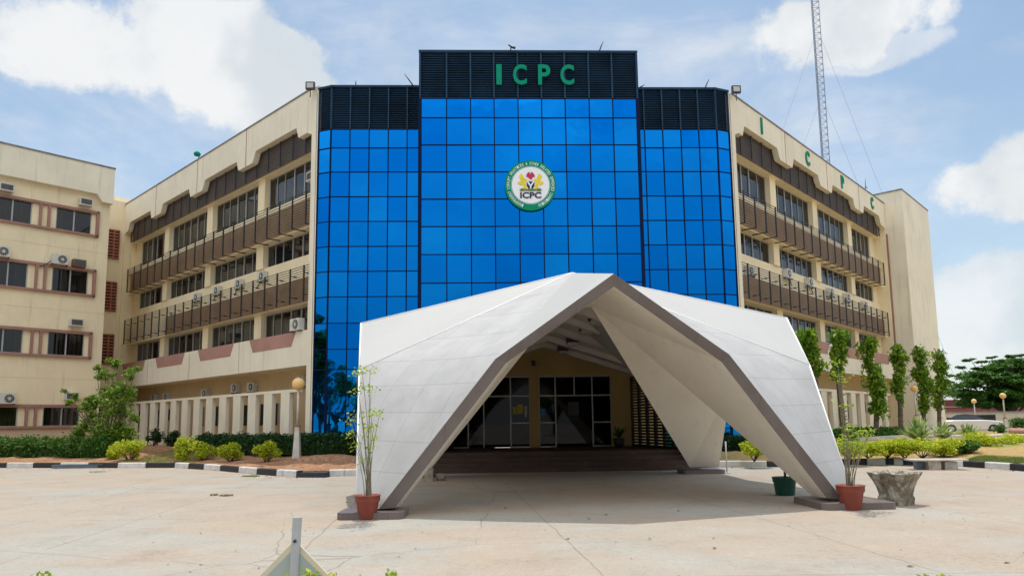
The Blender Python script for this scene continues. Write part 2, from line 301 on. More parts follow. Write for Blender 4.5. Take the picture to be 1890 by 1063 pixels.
LTREE2 = leafm('light_tree_leaf', (0.07, 0.16, 0.015), (0.28, 0.42, 0.05))
LAGA = leafm('blade_leaf', (0.10, 0.22, 0.05), (0.52, 0.60, 0.24), 0.2)
LGRASS = leafm('grass_blade', (0.10, 0.17, 0.03), (0.30, 0.34, 0.10))

# ------------------------------------------------------------------ mesh helpers
class Fr:
    def __init__(s, o, x, y, z=Z): s.o, s.x, s.y, s.z = Vector(o), Vector(x), Vector(y), Vector(z)
    def __call__(s, a, b, c): return s.o + s.x * a + s.y * b + s.z * c
WORLD = Fr((0, 0, 0), (1, 0, 0), (0, 1, 0))
class MB:
    def __init__(s): s.v, s.f, s.m, s.sm = [], [], [], []
    def vert(s, p): s.v.append(tuple(p)); return len(s.v) - 1
    def face(s, pts, mi=0, smooth=False):
        s.f.append([s.vert(p) for p in pts]); s.m.append(mi); s.sm.append(smooth)
    def box(s, fr, a0, a1, b0, b1, c0, c1, mi=0):
        i = [s.vert(fr(a, b, c)) for c in (c0, c1) for b in (b0, b1) for a in (a0, a1)]
        for q in ((0, 1, 3, 2), (4, 6, 7, 5), (0, 4, 5, 1), (2, 3, 7, 6), (0, 2, 6, 4), (1, 5, 7, 3)):
            s.f.append([i[k] for k in q]); s.m.append(mi); s.sm.append(False)
    def prism(s, fr, poly, b0, b1, mi=0):
        """poly in (a, c) plane, extruded along b; non convex ok"""
        n = len(poly); A = [s.vert(fr(a, b0, c)) for a, c in poly]; B = [s.vert(fr(a, b1, c)) for a, c in poly]
        s.f.append(A); s.f.append(B[::-1]); s.m += [mi, mi]; s.sm += [False] * 2
        for k in range(n): s.f.append([A[k], A[(k + 1) % n], B[(k + 1) % n], B[k]]); s.m.append(mi); s.sm.append(False)
    def tube(s, p0, p1, r0, r1=None, n=8, mi=0, caps=True):
        p0, p1 = Vector(p0), Vector(p1); r1 = r0 if r1 is None else r1
        d = (p1 - p0).normalized(); a = d.orthogonal().normalized(); b = d.cross(a)
        A = [s.vert(p0 + (a * math.cos(2 * math.pi * k / n) + b * math.sin(2 * math.pi * k / n)) * r0) for k in range(n)]
        B = [s.vert(p1 + (a * math.cos(2 * math.pi * k / n) + b * math.sin(2 * math.pi * k / n)) * r1) for k in range(n)]
        for k in range(n): s.f.append([A[k], A[(k + 1) % n], B[(k + 1) % n], B[k]]); s.m.append(mi); s.sm.append(True)
        if caps: s.f += [A[::-1], B]; s.m += [mi, mi]; s.sm += [False, False]
    def lathe(s, c, prof, n=28, mi=0, squash=None):
        c = Vector(c); rings = []
        for r, z in prof: rings.append([s.vert(c + Vector((r * math.cos(2 * math.pi * k / n), r * math.sin(2 * math.pi * k / n), z))) for k in range(n)])
        for a, b in zip(rings, rings[1:]):
            for k in range(n): s.f.append([a[k], a[(k + 1) % n], b[(k + 1) % n], b[k]]); s.m.append(mi); s.sm.append(True)
    def build(s, name, mats, parent=None, base=None, recalc=True):
        off = Vector((0, 0, 0)) if parent is None else parent.matrix_world.translation
        if base is not None and parent is None: off = Vector(base)
        me = bpy.data.meshes.new(name)
        me.from_pydata([(x - off.x, y - off.y, z - off.z) for x, y, z in s.v], [], s.f)
        for mt in (mats if isinstance(mats, (list, tuple)) else [mats]): me.materials.append(mt)
        me.polygons.foreach_set('material_index', s.m); me.polygons.foreach_set('use_smooth', s.sm)
        if recalc:
            bm = bmesh.new(); bm.from_mesh(me); bmesh.ops.recalc_face_normals(bm, faces=bm.faces); bm.to_mesh(me); bm.free()
        o = bpy.data.objects.new(name, me); COL.objects.link(o)
        if parent is not None: o.parent = parent
        else: o.location = off
        if parent is not None: o.matrix_world = Matrix.Translation(off)
        o.matrix_basis = Matrix.Translation(off) if parent is None else Matrix.Identity(4)
        o['_off'] = tuple(off)
        return o
def tag(o, label=None, cat=None, group=None, kind=None):
    if label: o['label'] = label
    if cat: o['category'] = cat
    if group: o['group'] = group
    if kind: o['kind'] = kind
    return o
def thing(name, loc, label, cat, group=None):
    o = bpy.data.objects.new(name, None); o.empty_display_size = 0.2; COL.objects.link(o)
    o.location = loc; o.matrix_world = Matrix.Translation(Vector(loc)); 
    if not 4 <= len(label.split()) <= 16: print('LABEL', len(label.split()), label)
    return tag(o, label, cat, group)
def sub(mb, name, mats, parent, top):
    """part of a part: geometry relative to the thing's origin"""
    o = mb.build(name, mats, top); o.parent = parent; o.matrix_basis = Matrix.Identity(4); return o
def struct(mb, name, mats): return tag(mb.build(name, mats), kind='structure')

def leaves(name, mat, pts, size, parent=None, top=None, up=0.4, aspect=0.55, seed=1, loc=None, droop=0.0):
    """many small leaf quads (folded diamonds) at pts (n,3)"""
    g = np.random.default_rng(seed); P = np.asarray(pts, float); n = len(P)
    nr = g.normal(size=(n, 3)); nr[:, 2] = np.abs(nr[:, 2]) + up; nr /= np.linalg.norm(nr, axis=1)[:, None]
    d = g.normal(size=(n, 3)); d[:, 2] -= droop; d -= (d * nr).sum(1)[:, None] * nr; d /= np.linalg.norm(d, axis=1)[:, None]
    w = np.cross(nr, d); s = size * (0.6 + 0.8 * g.random(n))[:, None]
    a = P - d * s * .5; c = P + d * s * .5 - nr * s * .08; b = P + w * s * aspect * .5 + nr * s * .06; e = P - w * s * aspect * .5 + nr * s * .06
    off = np.array(parent and top.matrix_world.translation or (loc if loc is not None else (0, 0, 0)), float)
    vs = np.stack([a, b, c, e], 1).reshape(-1, 3) - off
    me = bpy.data.meshes.new(name); me.vertices.add(4 * n); me.loops.add(4 * n); me.polygons.add(n)
    me.vertices.foreach_set('co', vs.ravel()); me.loops.foreach_set('vertex_index', np.arange(4 * n))
    me.polygons.foreach_set('loop_start', np.arange(0, 4 * n, 4)); me.update(calc_edges=True)
    me.materials.append(mat)
    o = bpy.data.objects.new(name, me); COL.objects.link(o)
    if parent is not None: o.parent = parent
    else: o.location = off
    return o
def blob_pts(c, rad, n, seed, clumps=9, hollow=0.35):
    g = np.random.default_rng(seed); c = np.array(c, float); rad = np.array(rad, float)
    cc = g.normal(size=(clumps, 3)); cc /= np.linalg.norm(cc, axis=1)[:, None]; cc *= (g.random(clumps)[:, None] ** .5) * .68
    cr = .30 + .25 * g.random(clumps)
    k = g.integers(0, clumps, n); q = g.normal(size=(n, 3)); q /= np.linalg.norm(q, axis=1)[:, None]
    q *= (hollow + (1 - hollow) * g.random(n)[:, None] ** .6)
    return c + (cc[k] + q * cr[k][:, None]) * rad
def copy_tree(o, parent=None):
    c = o.copy(); COL.objects.link(c); c.parent = parent
    for ch in list(o.children): copy_tree(ch, c)
    return c

TXT = {}
def text_geo(s, size, depth, bold=0.0):
    cu = bpy.data.curves.new('t', 'FONT'); cu.body = s; cu.size = size; cu.extrude = depth / 2; cu.offset = bold; cu.align_x = 'CENTER'; cu.resolution_u = 4
    o = bpy.data.objects.new('t', cu); COL.objects.link(o); dg = bpy.context.evaluated_depsgraph_get()
    me = bpy.data.meshes.new_from_object(o.evaluated_get(dg)); v = [x.co.copy() for x in me.vertices]; f = [list(p.vertices) for p in me.polygons]
    bpy.data.objects.remove(o); bpy.data.curves.remove(cu); bpy.data.meshes.remove(me); return v, f
def add_text(mb, fr, s, h, depth, mi=0, bold=0.0, w=None, rot=0.0, cx=0.0, cz=0.0, b0=0.0):
    """glyphs centred at (cx, cz) scaled to height h (and width w) in the frame's a/c plane, front at b0+depth"""
    v, f = text_geo(s, 1.0, 0.1, bold)
    xs = [p.x for p in v]; ys = [p.y for p in v]; x0, x1, y0, y1 = min(xs), max(xs), min(ys), max(ys)
    sy = h / (y1 - y0); sx = sy if w is None else w / (x1 - x0); c, n = math.cos(rot), math.sin(rot); i0 = len(mb.v)
    for p in v:
        a = (p.x - (x0 + x1) / 2) * sx; b = (p.y - (y0 + y1) / 2) * sy
        mb.vert(fr(cx + a * c - b * n, b0 + (p.z / 0.1 + .5) * depth, cz + a * n + b * c))
    for q in f: mb.f.append([i0 + k for k in q]); mb.m.append(mi); mb.sm.append(False)

# ------------------------------------------------------------------ setting
GL = at(575.2, 810, 29.9); GL.z = 0                      # left corner of the glass front
GR = onplane(1363, 560, GL, V); GR.z = 0                 # right corner
m = MB()
xs = [-700, -200, -60, -20, 0, 20, 60, 200, 700]; ys = [-500, -100, -30, 0, 10, 20, 30, 60, 120, 300, 1500]
for i in range(len(xs) - 1):
    for j in range(len(ys) - 1): m.face([(xs[i], ys[j], 0), (xs[i + 1], ys[j], 0), (xs[i + 1], ys[j + 1], 0), (xs[i], ys[j + 1], 0)])
struct(m, 'plaza', PLAZA)

def interp(tab, x):
    for (x0, y0), (x1, y1) in zip(tab, tab[1:]):
        if x <= x1: return y0 + (y1 - y0) * (x - x0) / (x1 - x0)
    (x0, y0), (x1, y1) = tab[-2:]; return y1 + (y1 - y0) * (x - x1) / (x1 - x0)
KL = [(-400, 862), (0, 863), (150, 863.5), (322, 863), (404, 868.5), (470, 875), (520, 879), (550, 881), (607, 879), (660, 878)]
KR = [(1318, 862), (1475, 861.5), (1560, 858), (1640, 857), (1700, 859), (1775, 861), (1890, 869), (1990, 882), (2100, 905)]
def kp(tab, px): return gnd(px, interp(tab, px))
def bed(name, mat, pts, dirs, extra, prof):
    mb = MB()
    g = np.random.default_rng(3)
    P = [Vector((p.x, p.y, 0)) for p in pts] + [Vector(e) for e in extra]
    nseg = len(P)
    rows = []
    for i, p in enumerate(P):
        d = dirs(i / (nseg - 1)); rows.append([p + d * t + Vector((0, 0, z + (0.03 * g.normal() if 0.5 < t < 8 else 0))) for t, z in prof])
    for a, b in zip(rows, rows[1:]):
        for k in range(len(prof) - 1): mb.face([a[k], b[k], b[k + 1], a[k + 1]], 0, True)
    return struct(mb, name, mat)
PROF = [(0.10, 0.0), (0.10, 0.19), (0.7, 0.22), (1.5, 0.27), (2.5, 0.34), (3.6, 0.42), (5, 0.50), (6.5, 0.56), (8, 0.6), (14, 0.6), (22, 0.6), (34, 0.6), (40, 0.0)]
pl = [kp(KL, x) for x in range(-400, 661, 20)] + [Vector((-4.2, 23.3, 0))]
bed('planting_bed', BEDL, pl, lambda t: Vector((0, 1, 0)), [], PROF)
pr = [Vector((6.4, 25.4, 0))] + [kp(KR, x) for x in range(1340, 2101, 20)]
bed('lawn', BEDR, pr, lambda t: Vector((0.0, 1, 0)).lerp(Vector((1, 0.35, 0)), max(0, t - .45) / .55).normalized(), [], PROF)
def bedz(y0, y):
    t = y - y0
    for (a, za), (b, zb) in zip(PROF[1:], PROF[2:]):
        if t <= b: return za + (zb - za) * max(0, t - a) / (b - a)
    return .6

def kerb(tab, cuts, name):
    """cuts: list of (px0, px1, black?)"""
    mb = MB()
    for x0, x1, blk in cuts:
        A, B = kp(tab, x0), kp(tab, x1); d = (B - A); L = d.length; d.normalize(); nn = Vector((-d.y, d.x, 0))
        fr = Fr(A, d, nn); g = 0.008; h = 0.215 + rnd.uniform(-.008, .008); o0 = rnd.uniform(-.012, .012)
        prof = [(o0, -0.02), (o0 + .01, h - .03), (o0 + .035, h), (o0 + .17, h), (o0 + .18, -0.02)]
        i = [[mb.vert(fr(a, b, c)) for b, c in prof] for a in (g, L - g)]
        for k in range(len(prof) - 1): mb.f.append([i[0][k], i[1][k], i[1][k + 1], i[0][k + 1]]); mb.m.append(1 if blk else 0); mb.sm.append(False)
        for q in i: mb.f.append(q); mb.m.append(1 if blk else 0); mb.sm.append(False)
    return struct(mb, name, [KWHITE, KBLACK])
cl = []
x = -330
while x < -50: cl.append((x, x + 40, (x // 40) % 2 == 0)); x += 40
cl += [(-50, 11, 1), (11, 60, 0), (60, 111, 1), (111, 162, 0), (162, 217, 1), (217, 268, 0), (268, 322, 1), (322, 347, 0), (347, 376, 1), (376, 406, 0), (406, 440, 1),
       (440, 473, 0), (473, 510, 1), (510, 521, 0), (521, 546, 0), (546, 550, 1), (607, 635, 0), (635, 662, 0)]
kerb(KL, cl, 'kerb')
cr_ = [(1318, 1370, 0), (1370, 1416, 0), (1417, 1445, 1), (1445, 1480, 0), (1480, 1515, 1), (1515, 1555, 0), (1555, 1601, 1), (1601, 1635, 0), (1635, 1650, 1), (1650, 1667, 0), (1667, 1697, 1), (1697, 1730, 0), (1730, 1752, 1),
       (1752, 1778, 0), (1778, 1818, 1), (1818, 1864, 0), (1864, 1912, 1), (1912, 1960, 0), (1960, 2010, 1), (2010, 2070, 0)]
kerb(KR, cr_, 'kerb')
# pale path slab in front of the right wing
m = MB(); a = at(1585, 820, 33.5); b = at(1700, 806, 37); c = at(1745, 797, 39)
for p, q in ((a, b), (b, c)):
    d = (q - p); d.z = 0; L = d.length; d.normalize(); m.box(Fr((p.x, p.y, 0), d, Vector((-d.y, d.x, 0))), 0, L, 0, .9, .45, .74)
struct(m, 'path', SLAB)
m = MB(); a = at(1735, 806, 36); m.box(Fr((a.x, a.y, 0), (1, .15, 0), (-.15, 1, 0)), 0, 10, 0, 1.4, .4, .70); struct(m, 'path', SLAB)

# ------------------------------------------------------------------ wings
def window(root, fr, s0, s1, o, z0, z1, mull, curtain_side=None, flip=1, thick=(), rails=()):
    """window part: frame + mullions; sub-parts pane, curtain"""
    fb = MB(); e = .05
    fb.box(fr, s0, s1, o - .06, o, z1 - e, z1); fb.box(fr, s0, s1, o - .06, o, z0, z0 + e)
    fb.box(fr, s0, s0 + e, o - .06, o, z0 + e, z1 - e); fb.box(fr, s1 - e, s1, o - .06, o, z0 + e, z1 - e)
    for i, q in enumerate(mull):
        w = .07 if i in thick else .035; fb.box(fr, q - w / 2, q + w / 2, o - .06, o + (.012 if i in thick else -.005), z0 + e, z1 - e)
    for zz in rails: fb.box(fr, s0 + e, s1 - e, o - .05, o - .01, zz - .02, zz + .02)
    w = fb.build('window', ALU, root)
    p = MB(); p.box(fr, s0 + e, s1 - e, o - .045, o - .037, z0 + e, z1 - e); sub(p, 'pane', WGL, w, root)
    c = MB(); segs = [s0 + e] + list(mull) + [s1 - e]
    for a, b in zip(segs, segs[1:]):
        r = rnd.random()
        if r < .22: continue
        a2, b2 = (a, b) if r > .5 else ((a, a + (b - a) * rnd.uniform(.4, .8)) if rnd.random() < .5 else (b - (b - a) * rnd.uniform(.4, .8), b))
        n = max(3, int((b2 - a2) / .06)); prev = None
        for k in range(n + 1):
            aa = a2 + (b2 - a2) * k / n; bb = o - .22 + (.03 if k % 2 else -.03) + rnd.uniform(-.012, .012)
            cur = (fr(aa, bb, z0 + e), fr(aa, bb, z1 - e))
            if prev: c.face([prev[0], cur[0], cur[1], prev[1]])
            prev = cur
    if c.f: sub(c, 'curtain', rnd.choice([CURTAIN, CURTAIN, CURT2, CURT3]), w, root)
    return w

def wing(P0, X, O, L, piers, joints, notch, ztop, label, left):
    fr = Fr(P0, X, O); root = thing('office_wing', P0 + X * (L / 2) - O * 5, label, 'building wing')
    SH = 0.0 if left else -0.45
    # body behind everything
    m = MB(); m.box(fr, .0, L, -11, -1.75, .2, 16.3, 0); m.box(fr, -0.0, L, -11, -10.8, .0, ztop - .1, 1); m.box(fr, L - .3, L + .02, -10.7, -1.2, .0, ztop - .12, 1)
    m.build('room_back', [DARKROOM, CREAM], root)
    m = MB(); m.box(fr, 0, L, -10.7, -.3, 16.3, 16.42); m.build('roof', ROOFM, root)
    # wall: spandrels, piers, slabs
    m = MB(); e0, e1 = .5, L - 1.1
    m.box(fr, e0, L, -1.75, -.42, 14.10, 16.3)                       # above top windows
    m.box(fr, e0, L, -1.0, -.43, 10.62, 11.90); m.box(fr, e0, L, -.95, -.36, 11.90, 12.16); m.box(fr, e0, L, -1.0, -.84, 12.16, 12.36)
    m.box(fr, e0, L, -1.75, -1.0, 10.62, 12.30)
    m.box(fr, e0, L, -1.0, -.43, 7.12, 8.32); m.box(fr, e0, L, -1.75, -.72, 8.32, 9.46); m.box(fr, e0, L, -1.75, -1.0, 7.12, 8.32)
    m.box(fr, e0, L, -1.75, -.25, 4.22, 4.45); m.box(fr, e0, L, -1.75, -1.0, 4.45, 5.70)
    gw_ = MB(); gw_.box(fr, e0, L, -1.75, -1.30, .1, 4.22); gw_.build('ground_wall', SHADEDW, root)
    for p in piers:
        for z0, z1 in ((12.16, 14.10), (9.46, 10.62), (4.45, 7.12)): m.box(fr, p - .36, p + .36, -1.75, -.62, z0 - .002, z1 + .002)
    for z0, z1 in ((12.16, 14.10), (9.46, 10.62), (4.45, 7.12)):
        m.box(fr, L - 1.1, L + .0, -1.75, -.80, z0, z1); m.box(fr, e0, .82, -1.75, -.83, z0, z1)
    m.box(fr, L - .12, L, -1.8, -.004, .3, ztop - .3)
    m.build('wall', CREAM, root)
    m = MB(); m.box(fr, 0.0, .5, -1.8, .03, .1, ztop - .05); m.build('corner_pier', CREAMW, root)
    # brown upstands
    m = MB(); bl = L - .6; m.box(fr, e0, bl, -.43, -.38, 10.70, 11.86); m.box(fr, e0, (17.6 if left else L - .5), -.43, -.39, 7.16, 8.30); m.build('brown_panel', BROWN, root)
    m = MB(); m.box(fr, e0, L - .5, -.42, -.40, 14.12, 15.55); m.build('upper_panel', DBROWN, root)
    # parapet with notched lower edge
    zl, zh = 14.82, 15.36
    lo = [(L, ztop)]
    poly = [(.5, 14.62), (.98, zl + .02)]
    for (a, b) in notch: poly += [(a - .22, zl), (a, zh), (b, zh), (b + .22, zl + .14), (b + .34, zl)]
    if poly[-1][0] > L - .02: poly = poly[:-1]
    poly += [(L, 14.7), (L, ztop), (.5, ztop)]
    m = MB(); m.prism(fr, poly, -.30, 0); m.box(fr, .5, L, -.42, -.30, 15.40, ztop); m.build('parapet', CREAMW, root)
    m = MB(); m.box(fr, .42, L + .03, -.34, .035, ztop, ztop + .07); m.build('coping', COPING, root)
    for j in joints: m = MB(); m.box(fr, j - .035, j + .035, -.01, .004, 14.83, ztop - .01); m.build('downpipe_joint', RAIL, root)
    # first-floor band with trapezoid recesses
    m = MB(); m.box(fr, .5, L, -.26, 0, 4.22, 5.77); m.build('balcony_band', CREAMW, root)
    for j in joints: m = MB(); m.box(fr, j - .02, j + .02, -.01, .003, 4.23, 5.76); m.build('drain_joint', COPING, root)
    for k, (a, b) in enumerate(notch):
        b1 = min(b, L - .02); a1 = a - .42; m = MB(); tail = (b1 + 0, b1 + 0) if b1 > L - .6 else (b1 - .02, b1 - .36)
        m.prism(fr, [(a1, 5.772), (a1 + .36, 5.14), (tail[1] - .02, 5.14), (tail[0], 5.772)], .001, .012); m.build('painted_recess', PINK, root)
    # colonnade
    m = MB(); m.box(fr, 1.15, L - 1.9, -.2, .0, 3.10, 3.23); m.build('lintel', CREAMW, root)
    s = 1.93 + SH
    while s < L - 2.2:
        m = MB(); m.box(fr, s, s + .76, -.2, -.006, .15, 3.10); m.build('fin', CREAMW, root); s += 1.565
    if left:
        slots = []
        for x0, x1, hi in ((252, 259, 0), (286, 294, 0), (307, 314, 1), (368, 376, 0), (394.5, 403, 0), (444, 457, 0), (481, 487, 0), (502, 513, 0), (341, 347, 0)):
            ps = [(onplane(x, 760, P0 - O * 1.27, O) - P0).dot(X) for x in (x0, x1)]; slots.append((min(ps), max(ps), hi))
    else: slots = [(3.2 + 1.56 * k, 3.85 + 1.56 * k, k % 4 == 3) for k in range(12) if k % 4 != 2]
    for s0_, s1_, hi in slots:
        m = MB(); h0 = 2.05 if hi else 1.68
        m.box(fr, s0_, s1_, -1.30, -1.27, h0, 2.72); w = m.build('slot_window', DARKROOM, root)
        m = MB(); m.box(fr, s0_ - .03, s0_, -1.30, -1.25, h0 - .03, 2.75); m.box(fr, s1_, s1_ + .03, -1.30, -1.25, h0 - .03, 2.75); m.box(fr, s0_, s1_, -1.30, -1.25, 2.72, 2.75); sub(m, 'frame', ALU, w, root)
    # windows
    edges = [.82] + [q for p in piers for q in (p - .36, p + .36)] + [L - 1.1]
    for a, b in zip(edges[::2], edges[1::2]):
        w = b - a; mu = [a + w * q for q in ((.17, .34, .52, .70, .85) if w > 4.9 else (.2, .42, .6, .8))]; mu = mu if w > 4.6 else mu
        for z0, z1 in ((12.36, 14.10), (9.46, 10.60), (5.70, 7.10)): window(root, fr, a, b, -.87, z0, z1, mu, thick=(1, 2))
    # metal screens: bars + posts with brackets
    def screen(o, z0, z1, nb, a, b, arms, bt=.013):
        m = MB(); n = nb
        for k in range(n):
            zz = z0 + .05 + (z1 - z0 - .08) * k / (n - 1); m.box(fr, a, b, o - .012, o + .012, zz - bt, zz + bt)
        sc = m.build('bar_screen', BAR, root)
        s = b - .03
        first = True
        while s > a - .05:
            m = MB(); m.box(fr, s - .03, s + .03, o - .03, o + .03, z0, z1 + .01)
            if arms: m.box(fr, s - .022, s + .022, -.72, o - .03, z0 + .01, z0 + .05)
            elif o > -.2: m.box(fr, s - .02, s + .02, -.38, o - .03, z0 + .3, z0 + .34); m.box(fr, s - .02, s + .02, -.38, o - .03, z1 - .34, z1 - .3)
            sub(m, 'post', BAR, sc, root); s -= 1.185
        return sc
    screen(-.30, 14.12, 15.55, 11, .5, L - .5, False, .024)
    screen(0.0, 10.56, 12.10, 13, .42, L - 1.15, True)
    screen(0.02, 7.06, 8.68, 15, .42, L - 1.15, False)
    return root, fr
notL = [(1.93, 5.87), (7.94, 11.80), (13.95, 17.84), (19.90, 23.55)]
notR = [(1.58, 5.34), (7.47, 10.96), (13.31, 16.92), (19.05, 22.24)]
wl, FL_ = wing(GL, WL, NL, 24.6, [6.33, 12.40, 18.62], [6.92, 12.85, 19.02], notL, 16.80, 'left cream office wing with stepped parapet and brown barred galleries beside the blue glass', True)
wr, FR_ = wing(GR, WR, NR, 23.6, [6.03, 11.90, 17.85], [6.42, 12.45, 18.15], notR, 16.52, 'right cream office wing with green letters on its parapet, behind the row of leafy trees', False)
# green letters on the right parapet
for ch, s, w in (('I', 3.5, .16), ('C', 9.44, .56), ('P', 15.05, .5), ('C', 20.78, .52)):
    m = MB(); zc = 15.93 if ch != 'I' else 15.95; add_text(m, FR_, ch, .82, .06, bold=.03, w=w, cx=s, cz=zc, b0=.004)
    o = m.build('letter', GREENL, wr)

# ------------------------------------------------------------------ glass tower and its glazed bays
def glazing(root, fr, us, zs, name='pane'):
    for a, b in zip(us, us[1:]):
        for c, d in zip(zs, zs[1:]):
            m = MB(); g = .02; t = [rnd.uniform(-.005, .005) for _ in range(3)]
            q = [(a + g, c + g), (b - g, c + g), (b - g, d - g), (a + g, d - g)]
            A = [m.vert(fr(x, t[0] + (x - a) * t[1] * 1.2 + (y - c) * t[2] * 1.2, y)) for x, y in q]; B = [m.vert(fr(x, -.05, y)) for x, y in q]
            m.f.append(A); m.m.append(0); m.sm.append(False)
            for k in range(4): m.f.append([A[k], A[(k + 1) % 4], B[(k + 1) % 4], B[k]]); m.m.append(0); m.sm.append(False)
            m.build(name, BLUEG, root)
def mullions(root, fr, us, zs, ends=.06):
    m = MB()
    for i, a in enumerate(us):
        w = ends if i in (0, len(us) - 1) else .022
        m.box(fr, a - w, a + w, -.05, .028, zs[0], zs[-1])
    for c in zs: m.box(fr, us[0], us[-1], -.05, .022, c - .020, c + .020)
    return m.build('mullion_grid', MULL, root)
def louvre(root, fr, us, z0, z1, step=.105):
    m = MB(); m.box(fr, us[0], us[-1], -.25, -.12, z0, z1, 0)
    z = z0 + .03
    while z < z1 - .05:
        i = [m.vert(fr(a, b, c)) for a in (us[0], us[-1]) for b, c in ((-.11, z + .07), (-.015, z), (-.015, z + .012), (-.11, z + .085))]
        for k in range(4): m.f.append([i[k], i[4 + k], i[4 + (k + 1) % 4], i[(k + 1) % 4]]); m.m.append(0); m.sm.append(False)
        z += step
    lv = m.build('louvre_band', LOUV, root)
    for i, a in enumerate(us):
        p = MB(); p.box(fr, a - .03, a + .03, -.12, .03, z0, z1); sub(p, 'post', POSTB, lv, root)
    p = MB(); p.box(fr, us[0] - .06, us[-1] + .06, -.3, .05, z1, z1 + .09); sub(p, 'top_rail', POSTB, lv, root)
# rows
ZS = [3.97, 4.83, 5.95, 7.09, 8.20, 9.30, 10.41, 11.52, 12.64, 13.74, 14.60]
TZ = [5.12, 5.95, 7.10, 8.24, 9.37, 10.49, 11.61, 12.73, 13.87, 14.69]
fs = Fr(GL - V * .25, U, -V)
ltop = thing('glazed_bay', GL + U * 2, 'blue mirror glass bay left of the central tower, beside the left wing', 'building')
usl = [.62, 1.46, 2.30, 3.14, 3.97, 4.78]
low = [.5, 1.3, 2.15, 3.1, 3.97]
glazing(ltop, fs, usl, ZS); mullions(ltop, fs, usl, ZS, .035); louvre(ltop, fs, usl, 14.60, 16.55)
glazing(ltop, fs, usl, low); mullions(ltop, fs, usl, low)
ch0 = GL + U * .02; ch1 = GL - V * .25 + U * .62; dx = (ch1 - ch0).normalized(); fc = Fr(ch0, dx, Vector((dx.y, -dx.x, 0))); Lc = (ch1 - ch0).length
glazing(ltop, fc, [0, Lc], low[:-1] + ZS); mullions(ltop, fc, [0, Lc], low[:-1] + ZS, .03); louvre(ltop, fc, [0.0, Lc], 14.60, 16.55)
m = MB(); m.box(Fr(GL, U, -V), .1, 4.78, -9, -.12, 0.1, 16.5); m.box(Fr(GL, U, -V), -.1, .1, -2.5, -.03, .1, 16.4); m.build('core', COPING, ltop)
rtop = thing('glazed_bay', GR - U * 2, 'blue mirror glass bay right of the central tower, beside the right wing with letters', 'building')
usr = [13.7, 14.56, 15.38, 16.20, 17.01, 17.83]
glazing(rtop, fs, usr, ZS); mullions(rtop, fs, usr, ZS, .035); louvre(rtop, fs, usr, 14.54, 16.48); glazing(rtop, fs, usr, low); mullions(rtop, fs, usr, low)
WU = (GR - GL).dot(U)
c0 = GL - V * .25 + U * 17.83; c1 = GL + U * (WU - .02); dx = (c1 - c0).normalized(); fc2 = Fr(c0, dx, Vector((dx.y, -dx.x, 0))); Lc = (c1 - c0).length
glazing(rtop, fc2, [0, Lc], low[:-1] + ZS); mullions(rtop, fc2, [0, Lc], low[:-1] + ZS, .03); louvre(rtop, fc2, [0.0, Lc], 14.54, 16.48)
m = MB(); m.box(Fr(GL, U, -V), 13.72, WU - .1, -9, -.12, 0.1, 16.4); m.box(Fr(GL, U, -V), WU - .1, WU + .1, -2.5, -.03, .1, 16.4); m.build('core', COPING, rtop)
ft = Fr(GL - V * 3.05, U, -V)
tower = thing('office_tower', GL - V * 3 + U * 9.2, 'central tower of blue mirror glass with black louvred top bearing the letters ICPC', 'building')
ust = [4.82, 5.89, 6.86, 7.81, 8.78, 9.74, 10.70, 11.68, 12.64, 13.66]
glazing(tower, ft, ust, TZ); mullions(tower, ft, ust, TZ, .07); louvre(tower, ft, ust, 14.70, 16.66, .1)
m = MB(); m.box(ft, 4.80, 13.68, -11.8, -.13, 5.12, 16.6)
for a in (4.77, 13.67): m.box(ft, a, a + .05, -3.0, -.0, 5.1, 16.62)
m.build('core', MULL, tower)
for ch, u, w in (('I', 8.02, .22), ('C', 8.87, .56), ('P', 9.86, .50), ('C', 10.80, .56)):
    m = MB(); add_text(m, ft, ch, .86, .07, bold=.025, w=w, cx=u, cz=15.67, b0=.05); m.build('letter', GREENL, tower)

# round emblem
em = thing('round_emblem', ft(9.23, .1, 11.0), 'round green-rimmed white emblem with coat of arms and ICPC on the blue glass', 'emblem')
fe = Fr(ft(9.23, .03, 11.01), U, -V)
def disc(r, b0, b1, n=64): m = MB(); m.prism(fe, [(r * math.cos(2 * math.pi * k / n), r * math.sin(2 * math.pi * k / n)) for k in range(n)], b0, b1); return m
disc(1.03, 0, .10).build('rim', GL2, em); disc(.78, .10, .106).build('inner_line', GL1, em); disc(.765, .106, .11).build('green_line', GL2, em); disc(.745, .11, .116).build('white_field', GL1, em)
rim_ = [o for o in em.children if o.name.startswith('rim')][0]
txt = 'INDEPENDENT CORRUPT PRACTICES & OTHER RELATED OFFENCES COMMISSION'; n = len(txt); a0, a1 = R(248), R(-68)
for k, chh in enumerate(txt):
    if chh == ' ': continue
    m = MB(); a = a0 + (a1 - a0) * k / (n - 1); add_text(m, fe, chh, .115, .01, bold=.01, w=.055, rot=a - math.pi / 2, cx=.895 * math.cos(a), cz=.895 * math.sin(a), b0=.101); sub(m, 'ring_letter', GL1, rim_, em)
m = MB(); add_text(m, fe, 'ICPC', .25, .02, bold=.03, w=.84, cx=.0, cz=-.42, b0=.117); m.build('lettering', GL5, em)
S = .745 / 1.0
def shp(poly, mat, name, b=.117, t=.012): m = MB(); m.prism(fe, [(x * .80, y * .80 - .02) for x, y in poly], b, b + t); return m.build(name, mat, em)
horse = [(-.18, -.17), (-.30, -.10), (-.28, .08), (-.40, .10), (-.52, .02), (-.62, -.02), (-.66, .06), (-.56, .12), (-.50, .18), (-.44, .30), (-.56, .44), (-.54, .56), (-.44, .62), (-.36, .58), (-.30, .48),
         (-.34, .38), (-.24, .26), (-.16, .30), (-.12, .22), (-.22, .12), (-.20, -.02)]
